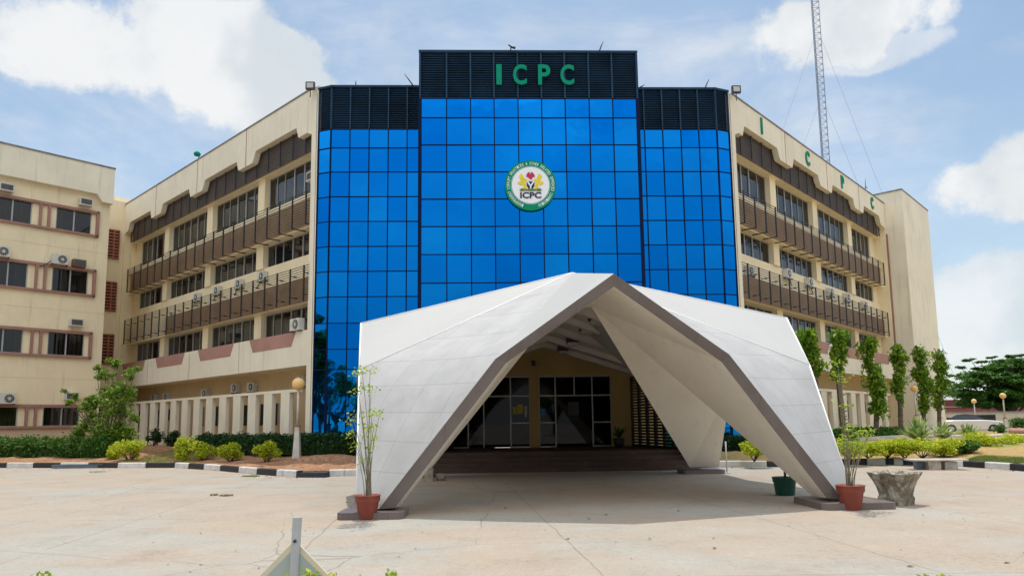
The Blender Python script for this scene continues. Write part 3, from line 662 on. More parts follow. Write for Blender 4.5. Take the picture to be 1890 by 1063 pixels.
horse = [(-.42, -.20), (-.34, .02), (-.46, .00), (-.60, .06), (-.66, .14), (-.58, .22), (-.50, .16), (-.50, .30), (-.58, .44), (-.52, .58), (-.42, .60), (-.36, .50), (-.32, .36), (-.20, .34), (-.16, .24), (-.26, .20), (-.24, .06), (-.18, -.18), (-.28, -.20)]
shp(horse, GL3, 'horse'); shp([(-x, y) for x, y in horse][::-1], GL3, 'horse')
shp([(-.20, .20), (.20, .20), (.19, -.02), (.10, -.18), (0, -.24), (-.10, -.18), (-.19, -.02)], GL5, 'shield', .118)
shp([(-.20, .20), (-.12, .20), (0, .04), (.12, .20), (.20, .20), (.035, -.04), (.035, -.23), (-.035, -.23), (-.035, -.04)], GL1, 'shield_stripe', .131, .004)
shp([(-.14, .30), (0, .22), (.14, .30), (.10, .40), (-.10, .40)], GL1, 'wreath', .118)
shp([(-.02, .30), (-.12, .42), (-.22, .46), (-.16, .62), (-.06, .70), (-.02, .56), (.03, .68), (.12, .66), (.20, .52), (.22, .44), (.10, .42), (.06, .30)], GL4, 'eagle', .131)
shp([(-.56, -.22), (-.44, -.15), (-.2, -.20), (0, -.17), (.2, -.20), (.44, -.15), (.56, -.22), (.5, -.30), (.2, -.27), (0, -.29), (-.2, -.27), (-.5, -.30)], GL6, 'mound', .132)

# stair block at the far right
J = GR + WR * 23.62; fb = Fr(J, WR, NR)
sb = thing('stair_block', J + WR * 3.5, 'tall plain cream stair block at the far end of the right wing', 'building')
m = MB(); m.box(fb, 0, 7.1, -8, 1.17, 0, 17.25); m.build('wall', CREAMW, sb)
m = MB(); m.box(fb, -.05, 7.14, -8.04, 1.2, 17.25, 17.33); m.build('coping', COPING, sb)
m = MB(); m.box(fb, -.10, -.02, .02, .10, 4.2, 14.3); m.build('drainpipe', RAIL, sb)
for z in (12.4, 8.9, 5.4): m = MB(); m.box(fb, 7.1, 7.2, .5, 1.0, z, z + 1.0); m.build('window_hood', COPING, sb)

# ------------------------------------------------------------------ annex on the left
JN = GL + WL * 24.6
cw = thing('link_block', JN + NL * .2, 'narrow yellowish link wall with terracotta louvre panels between annex and left wing', 'building')
fl = Fr(JN, NL, NR)
m = MB(); m.box(fl, -2.0, 4.2, -6, .0, 0, 17.0); m.build('wall', CREAM, cw)
m = MB(); m.box(fl, -2.0, 4.2, -2.0, -1.4, 17.0, 17.6); m.box(fl, -2, 4.2, -1.43, -1.36, 17.6, 17.68); m.build('parapet', CREAMW, cw)
for z0, z1 in ((12.92, 14.9), (9.35, 11.33), (5.80, 7.82), (2.2, 4.2)):
    m = MB(); m.box(fl, .30, .62, .0, .10, z0, z1, 1); m.box(fl, .30, 1.4, .0, .02, z0, z1, 1)
    z = z0 + .02
    while z < z1 - .05: m.box(fl, .62, 1.4, .02, .12, z, z + .10, 0); m.box(fl, .30, .62, .10, .14, z, z + .10, 0); z += .21
    m.box(fl, .58, .66, .02, .15, z0, z1, 0); m.box(fl, .28, .32, .0, .15, z0, z1, 0); m.build('louvre_panel', [BRICK, DARKROOM], cw)
AO = JN + NR * 5; fa = Fr(AO, NL, NR)
an = thing('annex_building', AO + NL * 9, 'long cream annex with pink window frames at the far left of the courtyard', 'building')
m = MB(); a0 = 2.40
m.box(fa, a0, 40, -10, -.30, 0, 16.2, 0)
def wallwin(rows, cols):
    zc = [0] + [z for r in rows for z in r] + [16.2]
    for z0, z1 in zip(zc[::2], zc[1::2]): m.box(fa, a0, 40, -.30, 0, z0, z1)
    sc = [a0] + [s for c in cols for s in c] + [40]
    for (z0, z1) in rows:
        for s0, s1 in zip(sc[::2], sc[1::2]): m.box(fa, s0, s1, -.30, -.002, z0, z1)
rows = [(1.76, 2.86), (5.78, 7.12), (9.45, 10.86), (13.08, 14.42)]
cols = [(3.36, 5.20), (6.38, 8.22), (9.4, 11.24), (12.4, 14.3), (15.4, 17.3), (18.4, 20.3)]
wallwin(rows, cols); m.build('wall', CREAM, an)
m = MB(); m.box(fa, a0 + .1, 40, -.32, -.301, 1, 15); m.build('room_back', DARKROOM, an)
m = MB(); m.prism(fa, [(a0 - .05, 15.12), (2.95, 15.14), (3.25, 15.56), (40, 15.56), (40, 17.3), (a0 - .05, 17.3)], .0, .36); m.box(fa, a0 - .05, 40, -.2, 0, 16.2, 17.3); m.build('parapet', CREAMW, an)
m = MB(); m.box(fa, a0 - .08, 40, -.22, .40, 17.3, 17.39); m.build('coping', COPING, an)
for zj in (12.05, 8.4, 4.45): m = MB(); m.box(fa, a0, 40, .0, .006, zj - .008, zj + .008); m.build('wall_joint', PEACH, an)
for r, (z0, z1) in enumerate(rows):
    for c, (s0, s1) in enumerate(cols):
        if c > 3: continue
        mid = (s0 + s1) / 2; window(an, fa, s0, s1, -.06, z0, z1, [mid], rails=[], thick=(0,))
        g = MB(); nb = 9
        for k in range(1, nb): q = s0 + (s1 - s0) * k / nb; g.box(fa, q - .008, q + .008, -.16, -.145, z0, z1)
        if r in (1, 0, 3): g.build('burglar_bars', BAR, an)
for z0, z1 in ((1.66, 2.98), (5.66, 7.24), (9.34, 10.98), (12.97, 14.54)):
    m = MB(); e = .16; o = .16
    m.box(fa, 2.98, 40, .0, o, z1 - e, z1); m.box(fa, 2.98, 40, .0, o, z0, z0 + e * .8); m.box(fa, 2.98, 2.98 + e, .0, o, z0, z1)
    s = 5.50
    while s < 22: m.box(fa, s, s + .13, .0, o - .01, z0, z1); m.box(fa, s + .42, s + .55, .0, o - .01, z0, z1); s += 3.04
    m.build('window_surround', RAIL, an)
m = MB(); m.box(fa, a0, 40, .002, .03, 0, 1.62); m.build('plinth', PEACH, an)

# ------------------------------------------------------------------ air conditioners
def ac_split(fr, s, o, z, label, sc=1.0, group='outdoor air conditioners on the walls'):
    t = thing('air_conditioner', fr(s, o, z), label, 'air conditioner', group)
    w, h, d = .80 * sc, .56 * sc, .30 * sc
    m = MB(); m.box(fr, s - w / 2, s + w / 2, o, o + d, z, z + h); m.build('casing', ACW, t)
    q = Fr(fr(s - w * .13, o + d, z + h / 2), fr.x, fr.y); m = MB(); n = 20; r = h * .40
    m.prism(q, [(r * math.cos(2 * math.pi * k / n), r * math.sin(2 * math.pi * k / n)) for k in range(n)], .001, .02); m.build('fan_grille', ACD, t)
    m = MB(); n = 12; r = h * .12; m.prism(q, [(r * math.cos(2 * math.pi * k / n), r * math.sin(2 * math.pi * k / n)) for k in range(n)], .02, .03)
    for k in range(10): a = k * math.pi / 5; m.prism(q, [(.05 * math.cos(a - .15), .05 * math.sin(a - .15)), (h * .38 * math.cos(a - .03), h * .38 * math.sin(a - .03)), (h * .38 * math.cos(a + .03), h * .38 * math.sin(a + .03)), (.05 * math.cos(a + .15), .05 * math.sin(a + .15))], .02, .025)
    m.build('fan_hub', ACW, t)
    m = MB(); m.box(fr, s - w / 2, s - w / 2 + .05, o - .3 * sc, o + d, z - .05, z); m.box(fr, s + w / 2 - .05, s + w / 2, o - .3 * sc, o + d, z - .05, z); m.build('bracket', BAR, t)
    m = MB(); p0 = fr(s + w / 2, o + .1, z + .15); p1 = fr(s + w / 2 + .18, o + .02, z - .02); m.tube(p0, p1, .02, n=6); m.tube(p1, fr(s + w / 2 + .5, o - .02, z - .25), .02, n=6); m.build('pipe', BAR, t)
    return t
def ac_window(fr, s, o, z, label, mat=None, group='window air conditioners'):
    t = thing('air_conditioner', fr(s, o, z), label, 'air conditioner', group)
    w, h, d = .66, .42, .42
    m = MB(); m.box(fr, s - w / 2, s + w / 2, o - .1, o + d, z, z + h); m.build('casing', mat or ACW, t)
    m = MB()
    m.box(fr, s - w / 2 + .05, s + w / 2 - .05, o + d, o + d + .006, z + .06, z + h - .05, 0)
    for k in range(7): zz = z + .08 + k * .042; m.box(fr, s - w / 2 + .05, s + w / 2 - .05, o + d + .006, o + d + .016, zz, zz + .012, 1)
    m.build('grille', [ACD, COPING], t); return t
ac_window(fa, 3.8, 0, 14.72, 'white box air conditioner right of the annex top row, above the curtained window')
ac_window(fa, 7.70, 0, 14.68, 'white box air conditioner above the leftmost top-row annex window')
ac_split(fa, 7.75, .16, 10.99, 'white outdoor unit at the left picture edge above the third-row annex window')
ac_split(fa, 4.95, .16, 10.99, 'white outdoor unit with round black fan on the pink ledge of the annex')
ac_window(fa, 3.95, 0, 11.0, 'small brown boxed air conditioner right of the round-fan unit on the annex', ACB)
ac_window(fa, 3.9, 0, 7.5, 'dark-fronted box air conditioner above the right window of the annex second row')
ac_split(fa, 7.0, .16, 3.0, 'white outdoor unit on the lowest pink ledge of the annex, near the big shrub')
ac_window(fa, 3.9, 0, 3.25, 'dark box air conditioner on the annex wall partly behind the leafy tree')
gl = 'air conditioners along the barred gallery of the left wing'
for s, z, lb in ((17.0, 8.0, 'grey outdoor unit farthest left behind the lower barred gallery of the left wing'), (13.6, 8.75, 'small outdoor unit second from the left above the lower left-wing gallery'),
                 (11.0, 8.78, 'small outdoor unit third from the left above the lower left-wing gallery'), (8.4, 8.78, 'small outdoor unit in the middle of the row above the lower left-wing gallery'),
                 (5.9, 8.80, 'outdoor unit nearest the pier above the lower left-wing gallery')):
    ac_split(FL_, s, -.70, z, lb, .8, gl)
ac_split(FL_, 1.35, -.1, 5.80, 'large white outdoor unit with big fan standing on the band by the glass', .95)
ac_window(FL_, 1.2, -.75, 12.75, 'white box air conditioner in the top left-wing window next to the glass')
for s, z, lb in ((9.6, 3.40, 'outdoor unit under the left band just left of the pale one, above the fins'), (7.75, 3.38, 'pale outdoor unit above the fins, mid left wing ground floor'), (2.9, 3.45, 'outdoor unit above the fins just behind the lamp globe'),
                 (13.3, 3.25, 'dark outdoor unit above the fins left of the middle of the left wing'), (18.9, 3.25, 'outdoor unit above the fins nearest the leafy tree'), (20.9, 3.25, 'farthest outdoor unit above the fins at the far end of the left wing')):
    ac_split(FL_, s, -1.28, z, lb, .85, 'air conditioners above the ground floor fins of the left wing')
gr_ = 'air conditioners along the barred gallery of the right wing'
for s, z, lb in ((7.2, 8.95, 'outdoor unit nearest the glass in the row above the lower right-wing gallery'), (10.2, 8.9, 'second outdoor unit from the glass above the lower right-wing gallery'), (13.4, 8.75, 'third outdoor unit from the glass above the lower right-wing gallery'),
                 (16.3, 8.8, 'fourth outdoor unit from the glass above the lower right-wing gallery'), (19.6, 8.7, 'outdoor unit farthest from the glass above the lower right-wing gallery')):
    ac_split(FR_, s, -.70, z, lb, .85, gr_)
for s, lb in ((1.2, 'outdoor unit behind the bars at the near end of the right wing lower gallery'), (2.6, 'second outdoor unit behind the bars near the glass on the right wing')): ac_split(FR_, s, -.70, 8.42, lb, .8, gr_)

# ------------------------------------------------------------------ roof fittings
def flood(fr, s, o, z, label):
    t = thing('floodlight', fr(s, o, z), label, 'floodlight', 'floodlights on the roof corners')
    fd = Fr(fr(s, o, z), U, -V)
    m = MB(); m.box(fd, -.20, .20, 0, .14, .0, .34); m.build('housing', BAR, t)
    m = MB(); m.box(fd, -.145, .145, .14, .15, .055, .285); m.build('lens', PAPW, t)
    m = MB(); m.tube(fd(0, .05, -.35), fd(0, .05, 0), .02); m.build('arm', BAR, t)
flood(FL_, .30, .25, 16.55, 'square floodlight on the roof corner where the left wing meets the glass')
flood(FR_, .30, .25, 16.42, 'square floodlight on the roof corner where the right wing meets the glass')
def rod(px0, py0, px1, py1, dep, label, r=.022, head=False):
    a, b = at(px0, py0, dep), at(px1, py1, dep); m = MB(); m.tube(a, b, r * 1.3, r, 6)
    if head: m.tube(b, b + Vector((.18, 0, -.06)), .05, .05, 8); m.tube(b, b + Vector((-.10, 0, .10)), .03, .03, 6)
    tag(m.build('roof_rod', BAR, base=a), label, 'metal rod', 'thin rods on the roof edges')
rod(657, 160, 656.5, 150, 29.7, 'short upright rod on the left glazed bay roof')
rod(762, 158, 747, 137, 29.7, 'slanted rod on the left bay roof beside the tower')
rod(942, 97, 943, 87, 26.9, 'small hooked fitting on the tower roof above the letter C', head=True)
rod(1105, 98, 1113, 77, 26.9, 'slanted rod on the tower roof, right side')
rod(1181, 162, 1189, 157, 29.7, 'stubby rod on the right bay roof touching the tower')
rod(1301, 164, 1308, 147, 29.7, 'slanted rod on the right glazed bay roof')
t = thing('roof_spotlight', FL_(13.0, -.1, 16.85), 'green spotlight fitting on the left wing parapet', 'spotlight')
m = MB(); m.tube(FL_(13.0, -.1, 16.85), FL_(13.0, -.1, 17.15), .03); m.build('stand', BAR, t)
m = MB(); m.lathe(FL_(13.0, 0, 17.2), [(0, -.12), (.16, -.1), (.2, .02), (.1, .14), (0, .15)], 12); m.build('head', GREENL, t)
t = thing('roof_antenna', at(1597, 352, 46), 'small upright antenna on the far end of the right wing roof', 'antenna')
m = MB(); m.tube(at(1597.5, 352, 46), at(1597, 328, 46), .035, .02); m.build('pole', MASTM, t)
m = MB(); m.tube(at(1596, 346, 46), at(1601, 347, 46), .03); m.tube(at(1595.5, 350, 46), at(1600, 343, 46), .02); m.build('bracket', MASTM, t)
# lattice mast
mast = thing('lattice_mast', at(1521, 760, 110), 'tall guyed lattice radio mast rising behind the right wing', 'radio mast')
mb_ = at(1534, 760, 110); mt_ = at(1502, -260, 110); ax = (mt_ - mb_)
base = Vector((mb_.x, 110, 0)); topp = Vector((mt_.x + 0, 110 , mt_.z)); hgt = topp.z
# keep the mast plumb: it stands vertically, lens tilt makes it lean
cx = at(1512, 150, 110).x; cy = 110; hw = .62
m = MB(); legs = [(cx - hw, cy - hw * .6), (cx + hw, cy - hw * .6), (cx, cy + hw * .8)]
for x, y in legs: m.tube((x, y, 0), (x, y, hgt), .07, n=5)
m.build('mast_leg', MASTM, mast)
m = MB(); z = 30.0; k = 0
while z < hgt:
    for i in range(3):
        a, b = legs[i], legs[(i + 1) % 3]
        m.tube((a[0], a[1], z), (b[0], b[1], z), .035, n=4, caps=False); m.tube((a[0], a[1], z), (b[0], b[1], z + 1.1), .03, n=4, caps=False)
    z += 1.1
m.build('bracing', MASTM, mast)
m = MB()
for x0, y0, x1 in ((1505, 65, 1263), (1512, 190, 1300), (1515, 70, 1790), (1522, 190, 1760)): m.tube(at(x0, y0, cy), at(x1, 768, cy), .018, n=4, caps=False)
m.build('guy_wire', MASTM, mast)

# ------------------------------------------------------------------ canopy
cp = thing('entrance_canopy', (1.8, 17.8, 0), 'white folded-plate entrance canopy with brown edge, standing on four splayed legs', 'canopy')
T = at(1056, 504, 17.0)
YC = 17.85
def mir(p): # mirror across the canopy's cross axis
    q = Vector(p) - Vector((1.7, YC, 0)); d = q.dot(V); return Vector(p) - V * (2 * d)
A = at(1133, 505, 12.9); Ai = at(1133, 529, 12.96)
Q = {}
Q['L'] = dict(ff=at(699, 939, 12.8), fi=at(729, 937, 12.85), B=at(914, 662.5, 12.95), Bi=at(934, 670, 13.02), fs=at(657.5, 926, 13.3), E=at(663, 682, 15.4), D=at(666, 597, 17.85))
Q['R'] = dict(ff=at(1555.5, 921, 13.3), fi=at(1525, 918, 13.35), B=at(1346, 654, 13.3), Bi=at(1332, 668, 13.36), fs=at(1572, 908, 13.85), E=at(1494, 673.7, 15.5), D=at(1452, 587, 17.95))
Ti = at(1092, 566, 17.6)
top, side, und, fas, fasr = MB(), MB(), MB(), MB(), MB(); shells = []
def patch(mb, L0, L1, L2, R0, R1, flip=False):
    """leg panel: foot edge (L0,R0) -> knees (L1,R1) -> crown L2, finely ruled and smooth"""
    rows = []
    def curve(a, b, c, t): return a.lerp(b, t / .5) if t <= .5 else b.lerp(c, (t - .5) / .5)
    NT, NS = 24, 8
    idx = []
    for i in range(NT + 1):
        t = i / NT; l = curve(L0, L1, L2, t); r = curve(R0, R1, L2, t)
        idx.append([mb.vert(l.lerp(r, j / NS)) for j in range(NS + 1)])
    # relax the interior so the knee line rounds off
    for _ in range(60):
        for i in range(1, NT):
            for j in range(1, NS):
                s = [Vector(mb.v[idx[a][b]]) for a, b in ((i - 1, j), (i + 1, j), (i, j - 1), (i, j + 1))]
                mb.v[idx[i][j]] = tuple((s[0] + s[1] + s[2] + s[3]) / 4)
    for i in range(NT):
        for j in range(NS): mb.f.append([idx[i][j], idx[i][j + 1], idx[i + 1][j + 1], idx[i + 1][j]]); mb.m.append(0); mb.sm.append(True)
inset = lambda p, k=.30: p + (Vector((1.7, YC, p.z)) - p).normalized() * .14 - Vector((0, 0, k)) if p.z > 1 else p + (Vector((1.7, YC, p.z)) - p).normalized() * .12
Trear = mir(T)
for key in 'LR':
    q = Q[key]; ff, fi, B, Bi, fs_, E_, D_ = (q[k] for k in ('ff', 'fi', 'B', 'Bi', 'fs', 'E', 'D'))
    lo_ = MB(); patch(lo_, ff, B, T, fs_, E_); shells.append((lo_, key))
    top.face([B, A, T]); top.face([E_, T, D_])
    sp = at(1500, 915, 14.0) if key == 'R' else at(738, 934, 13.5)
    Tk = Ti if key == 'R' else at(1026, 577, 17.6)
    Ei, Di, fsi = inset(E_), inset(D_), inset(fs_)
    if key == 'R': und.face([fi, Bi, sp]); und.face([Bi, Ti, sp]); und.face([Bi, Ai, Ti]); und.face([sp, Ti, Ei])
    else:
        K = at(925, 692, 14.6); und.face([fi, Bi, K]); und.face([fi, K, sp]); und.face([Bi, Tk, K]); und.face([Bi, Ai, Tk]); und.face([Ai, Ti, Tk]); und.face([sp, K, Ei]); und.face([K, Tk, Ei])
    und.face([sp, Ei, fsi]); und.face([Ei, Tk, Di])
    fas.face([ff, B, Bi, fi]); fas.face([B, A, Ai, Bi])
    side.face([fs_, E_, Ei, fsi]); side.face([E_, D_, Di, Ei]); fas.face([ff, fs_, fsi, sp, fi])
    # rear half
    g = {k: mir(v) for k, v in dict(ff=ff, B=B, fs=fs_, E=E_).items()}
    if key == 'R': g['ff'] = at(1290, 864, 22.6); spr = at(1273, 862, 22.3); g['fs'] = at(1327, 862, 22.35); 
    else: spr = at(792, 869, 22.0); g['fs'] = mir(fs_); g['ff'] = at(770, 868, 22.4)
    g['B'].z += .35; RA = at(1046, 606, 23.3); 
    lo_ = MB(); patch(lo_, g['ff'], g['B'], T, g['fs'], g['E']); shells.append((lo_, 'R' if key == 'L' else 'L'))
    Ar = mir(A); Ar.z += .9
    top.face([g['B'], Ar, T]); top.face([g['E'], T, D_]); 
    Eri, fsri = inset(g['E'], .3), g['fs'] + Vector((-.05 if key == 'R' else .05, -.06, 0))
    und.face([spr, Tk, Eri]); und.face([spr, Eri, fsri]); und.face([Eri, Tk, Di])
    side.face([g['fs'], g['E'], Eri, fsri]); side.face([g['E'], D_, Di, Eri])
    eave = Vector((1.45, 23.2, 0)) + U * (3.9 if key == 'R' else -3.9); eave.z = 3.62; rid = Vector((1.45, 23.2, 4.86))
    if key == 'R': und.face([spr, eave, g['ff']])
    if key == 'R': fasr.face([g['ff'], g['B'], eave])
    fasr.face([g['B'], Ar, rid, eave]); fasr.face([g['ff'], g['fs'], fsri, spr])
    side.build('side_edge', WHITEC, cp); side = MB(); tr = MB()
    for p, q_ in ((E_, T), (D_, T), (fs_, E_), (E_, D_)):
        tr.tube(p + Vector((0, 0, .004)), q_ + Vector((0, 0, .004)), .018, n=8)
    tr.build('edge_trim', TRIM, cp)  # thin tubes added along the folds as painted lit lines
for sh_, k_ in shells: sh_.build('leg_shell', TILE if k_ == 'L' else TILE2, cp)
fasr.build('rear_fascia', FASC, cp)
top.build('roof_plate', WHITEC, cp); und.build('soffit', UNDER, cp); fas.build('front_fascia', FASC, cp)
# foot plinths
def plinth(x0, x1, y0, y1, h, rot=0):
    m = MB(); f0 = Fr((x0, y0, 0), (math.cos(rot), math.sin(rot), 0), (-math.sin(rot), math.cos(rot), 0)); L, D0 = x1 - x0, y1 - y0
    r = .08; poly = [(r, 0), (L - r, 0), (L, r), (L, D0 - r), (L - r, D0), (r, D0), (0, D0 - r), (0, r)]
    lo = [m.vert(f0(a, b, 0)) for a, b in poly]; hi = [m.vert(f0(a, b, h)) for a, b in poly]
    m.f.append(hi); m.m.append(0); m.sm.append(False)
    for k in range(8): m.f.append([lo[k], lo[(k + 1) % 8], hi[(k + 1) % 8], hi[k]]); m.m.append(0); m.sm.append(False)
    m.build('plinth', FASC, cp)
plinth(-3.10, -1.93, 12.50, 13.3, .12, .02); plinth(5.60, 6.98, 12.98, 14.3, .12, .04); plinth(5.25, 6.55, 22.0, 23.0, .12); plinth(-3.5, -2.5, 22.0, 22.9, .12)

# ------------------------------------------------------------------ entrance porch
PO = Vector((1.6, 17.8, 0)) + V * 11.6
fp = Fr(PO, U, V)            # b grows away from camera
po = thing('entrance_porch', PO, 'dark entrance porch with gabled ceiling, steps and glass doors behind the canopy', 'porch')
m = MB(); zf = .62
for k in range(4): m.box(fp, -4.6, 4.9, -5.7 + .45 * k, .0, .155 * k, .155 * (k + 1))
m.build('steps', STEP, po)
ops = [(-3.9, -.53), (-.13, 2.88)]
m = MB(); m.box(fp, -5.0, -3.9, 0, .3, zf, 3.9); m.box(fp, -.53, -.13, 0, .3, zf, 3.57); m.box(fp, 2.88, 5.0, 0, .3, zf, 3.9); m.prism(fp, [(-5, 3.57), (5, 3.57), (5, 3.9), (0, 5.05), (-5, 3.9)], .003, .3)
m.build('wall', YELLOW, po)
m = MB(); m.box(fp, -5, 5, .7, .75, zf, 3.9); m.build('lobby_back', DARKROOM, po)
for (a, b), vs in zip(ops, ([-3.1, -2.45, -1.33], [.55, 1.35, 2.10])):
    m = MB(); e = .05
    for q in [a, b] + [v for v in vs]:
        hi = 3.57; lo = zf if q != 1.35 else 2.74
        m.box(fp, q - e / 2, q + e / 2, .06, .12, lo, hi)
    m.box(fp, a, b, .06, .12, 3.52, 3.57); m.box(fp, a, b, .055, .125, 2.72, 2.77)
    for c, d in ((a, vs[0]), (vs[-1], b)): m.box(fp, c, d, .055, .125, 1.60, 1.65); m.box(fp, c, d, .055, .125, zf, zf + .05)
    fw = m.build('door_frame', ALU, po)
    p = MB(); p.box(fp, a + .03, b - .03, .085, .09, zf + .02, 3.52); sub(p, 'pane', PGL, fw, po)
    d0, d1 = (vs[1], vs[2]) if a < -1 else (vs[0], vs[2])
    dm = MB(); dm.box(fp, d0 + .08, d1 - .08, .13, .16, zf + .02, 2.70); dm.build('door', BAR, po)
for u, z, w, h, mt in ((-.93, 2.20, .24, .38, PAPY), (-1.17, 2.15, .16, .3, PAPY), (-.70, 2.1, .10, .45, PAPW), (.02, 2.08, .18, .26, PAPB), (1.3, 2.2, .45, .55, ACD)):
    m = MB(); m.box(fp, u - w / 2, u + w / 2, .045, .05, z - h / 2, z + h / 2); m.build('notice', mt, po)
# gabled ceiling with cross beams
m = MB(); y0, y1 = -11.6, 0
for sg in (1, -1):
    m.face([fp(0, y0, 4.86), fp(sg * 4.4, y0, 3.44), fp(sg * 4.4, y1, 3.44), fp(0, y1, 4.86)]); m.face([fp(0, y0, 5.06), fp(sg * 4.5, y0, 3.62), fp(sg * 4.5, y1, 3.62), fp(0, y1, 5.06)])
m.build('ceiling', CEIL, po)
for yb in (-10.6, -8.4, -5.9, -3.4, -1.2):
    m = MB(); 
    for sg in (1, -1): m.prism(Fr(PO, U * sg, V), [(0, 4.858), (4.38, 3.442), (4.38, 3.25), (0, 4.67)], yb, yb + .35)
    m.build('beam', CEIL, po)
for k, (yb, uu) in enumerate(((-10.1, .62), (-8.0, .62), (-4.6, .58), (-1.6, .55))):
    m = MB(); m.box(fp, uu - .0, uu + .42, yb, yb + .42, 4.46, 4.66); m.build('ceiling_light', BAR, po)
    m = MB(); m.box(fp, uu + .04, uu + .38, yb + .04, yb + .38, 4.34, 4.46); m.build('lamp_shade', SLAB, po)
m = MB(); m.box(fp, -.42, -.28, -.22, 0, 4.0, 4.2); m.build('wall_camera', BAR, po)
# louvre screens either side
for sg, nm in ((1, 'r'), (-1, 'l')):
    a, b = fp(sg * 3.75, 0.0, 0), fp(sg * 4.75, -5.4, 0); d = (b - a); L = d.length; d.normalize(); fs2 = Fr(a, d, Vector((-d.y, d.x, 0)))
    m = MB(); 
    for k in range(8): s = L * k / 7; m.box(fs2, s - .08, s + .08, -.05, .05, .2, 3.5)
    z = .75
    while z < 3.4: m.box(fs2, 0, L, -.03, .03, z, z + .085); z += .115
    m.box(fs2, 0, L, -.04, .04, .2, .72); m.build('louvre_screen', BAR, po)
# plants and bin in the porch
def palm(name, base, n, ln, label, cat, potm=None, seed=1, h=.35):
    t = thing(name, base, label, cat, 'potted plants in the porch')
    m = MB(); m.lathe(base, [(0, 0), (.17, 0), (.24, h), (.20, h), (0, h - .03)], 18); m.build('pot', potm or BAR, t)
    g = random.Random(seed); m = MB()
    for k in range(n):
        a = g.uniform(0, 6.28); el = g.uniform(.5, 1.3); L = ln * g.uniform(.7, 1.1); p = Vector(base) + Vector((0, 0, h)); prev = None; w = .05
        for i in range(6):
            tt = i / 5; q = p + Vector((math.cos(a), math.sin(a), 0)) * (L * tt * math.cos(el)) + Vector((0, 0, L * (tt * math.sin(el) - .45 * tt * tt)))
            s = Vector((-math.sin(a), math.cos(a), 0)) * w * (1 - tt * .9); cur = (q - s, q + s)
            if prev: m.face([prev[0], prev[1], cur[1], cur[0]])
            prev = cur
    m.build('fronds', LTREE, t, recalc=False)
palm('potted_palm', fp(3.0, -.9, zf), 26, 1.0, 'dark potted palm by the right door of the porch', 'plant', seed=3)
palm('potted_palm', fp(-3.9, -1.3, zf), 20, .9, 'dark potted plant at the left side of the porch', 'plant', seed=5)
t = thing('stone_post', at(793, 888, 19.8), 'short stone post beside the rear left canopy leg', 'post'); p0 = gnd(791, 888)
m = MB(); m.box(Fr(p0, (1, 0, 0), (0, 1, 0)), -.12, .12, 0, .25, 0, .36); m.build('shaft', ROCK, t); m = MB(); m.lathe(p0 + Vector((.32, .3, 0)), [(0, 0), (.13, 0), (.14, .1), (.08, .2), (0, .2)], 12); m.build('cap', ROCK, t)

# ------------------------------------------------------------------ pots, planter, pole
def pot(name, base, r0, r1, h, mat, label, cat='flower pot', group=None):
    t = thing(name, base, label, cat, group)
    m = MB(); m.lathe(base, [(0, .0), (r0 * .94, 0), (r0, .02), (r0 + (r1 - r0) * .72, h * .70), (r1 * 1.0, h * .74), (r1 * 1.02, h * .76), (r1 * 1.04, h * .96), (r1 * 1.08, h * .97), (r1 * 1.08, h), (r1 * .95, h), (r1 * .9, h * .9), (0, h * .9)], 36)
    m.build('pot', mat, t); m = MB(); m.lathe(base, [(0, h * .93), (r1 * .93, h * .92)], 24); m.build('soil', SOIL, t); return t
def stems(t, base, tips, crown, mat, r=.012, seed=1, n=60, ls=.10, spread=.12, via=.35):
    g = random.Random(seed); m = MB(); pts = []
    for tip in tips:
        tip = Vector(tip); b = Vector(base) + Vector((g.uniform(-.06, .06), g.uniform(-.06, .06), 0)); prev = b; k = 6
        for i in range(1, k + 1):
            tt = i / k; q = b.lerp(tip, tt) + Vector((g.uniform(-.015, .015), g.uniform(-.015, .015), 0)); q.x = b.x + (tip.x - b.x) * tt ** via_pow; q.y = b.y + (tip.y - b.y) * tt ** via_pow
            m.tube(prev, q, r * (1.15 - .6 * (i - 1) / k), r * (1.15 - .6 * i / k), 6, caps=False); prev = q
        for _ in range(n): pts.append((tip.x + g.gauss(0, spread * .5), tip.y + g.gauss(0, spread * .5), tip.z + g.gauss(0, spread * .28)))
    m.build('stems', STEM, t)
    leaves('leaves', mat, pts, ls, parent=t, top=t, up=.8, aspect=.6, seed=seed)
via_pow = 1.6
pl0 = gnd(675, 959.5); pl0.z = 0
t = pot('potted_shrub', pl0 + Vector((0, .13, 0)), .15, .215, .42, POT, 'red clay pot with tall bare-stemmed lime-leaved shrub by the left canopy leg', 'potted plant', 'red pots by the canopy legs')
tipsL = [at(x, y, 12.3 + rnd.uniform(-.2, .25)) for x, y in ((656, 690), (668, 686), (683, 682), (672, 716), (685, 719), (661, 722), (651, 768), (668, 765), (686, 764), (701, 762), (646, 777), (676, 786), (690, 786), (650, 803), (681, 801), (655, 822), (690, 808), (672, 849), (684, 826))]
stems(t, pl0 + Vector((0, .13, .40)), tipsL, None, LYEL2, .0075, 11, 22, .06, .15)
pr0 = gnd(1578, 941.5); pr0.z = 0
t = pot('potted_shrub', pr0 + Vector((0, .12, 0)), .165, .235, .44, POT, 'red clay pot with branching yellow-leaved shrub by the right canopy leg', 'potted plant', 'red pots by the canopy legs')
tipsR = [at(x, y, 12.8 + rnd.uniform(-.2, .25)) for x, y in ((1566, 790), (1578, 796), (1590, 800), (1570, 805), (1585, 815), (1563, 812), (1607, 794), (1604, 806), (1596, 832), (1574, 825), (1598, 868), (1560, 802))]
stems(t, pr0 + Vector((0, .12, .42)), tipsR[:10] + [at(x, y, 12.9) for x, y in ((1546, 668), (1553, 700), (1546, 690), (1558, 748))], None, LYEL2, .008, 12, 22, .07, .17)
g0 = gnd(1456, 915); g0.z = 0
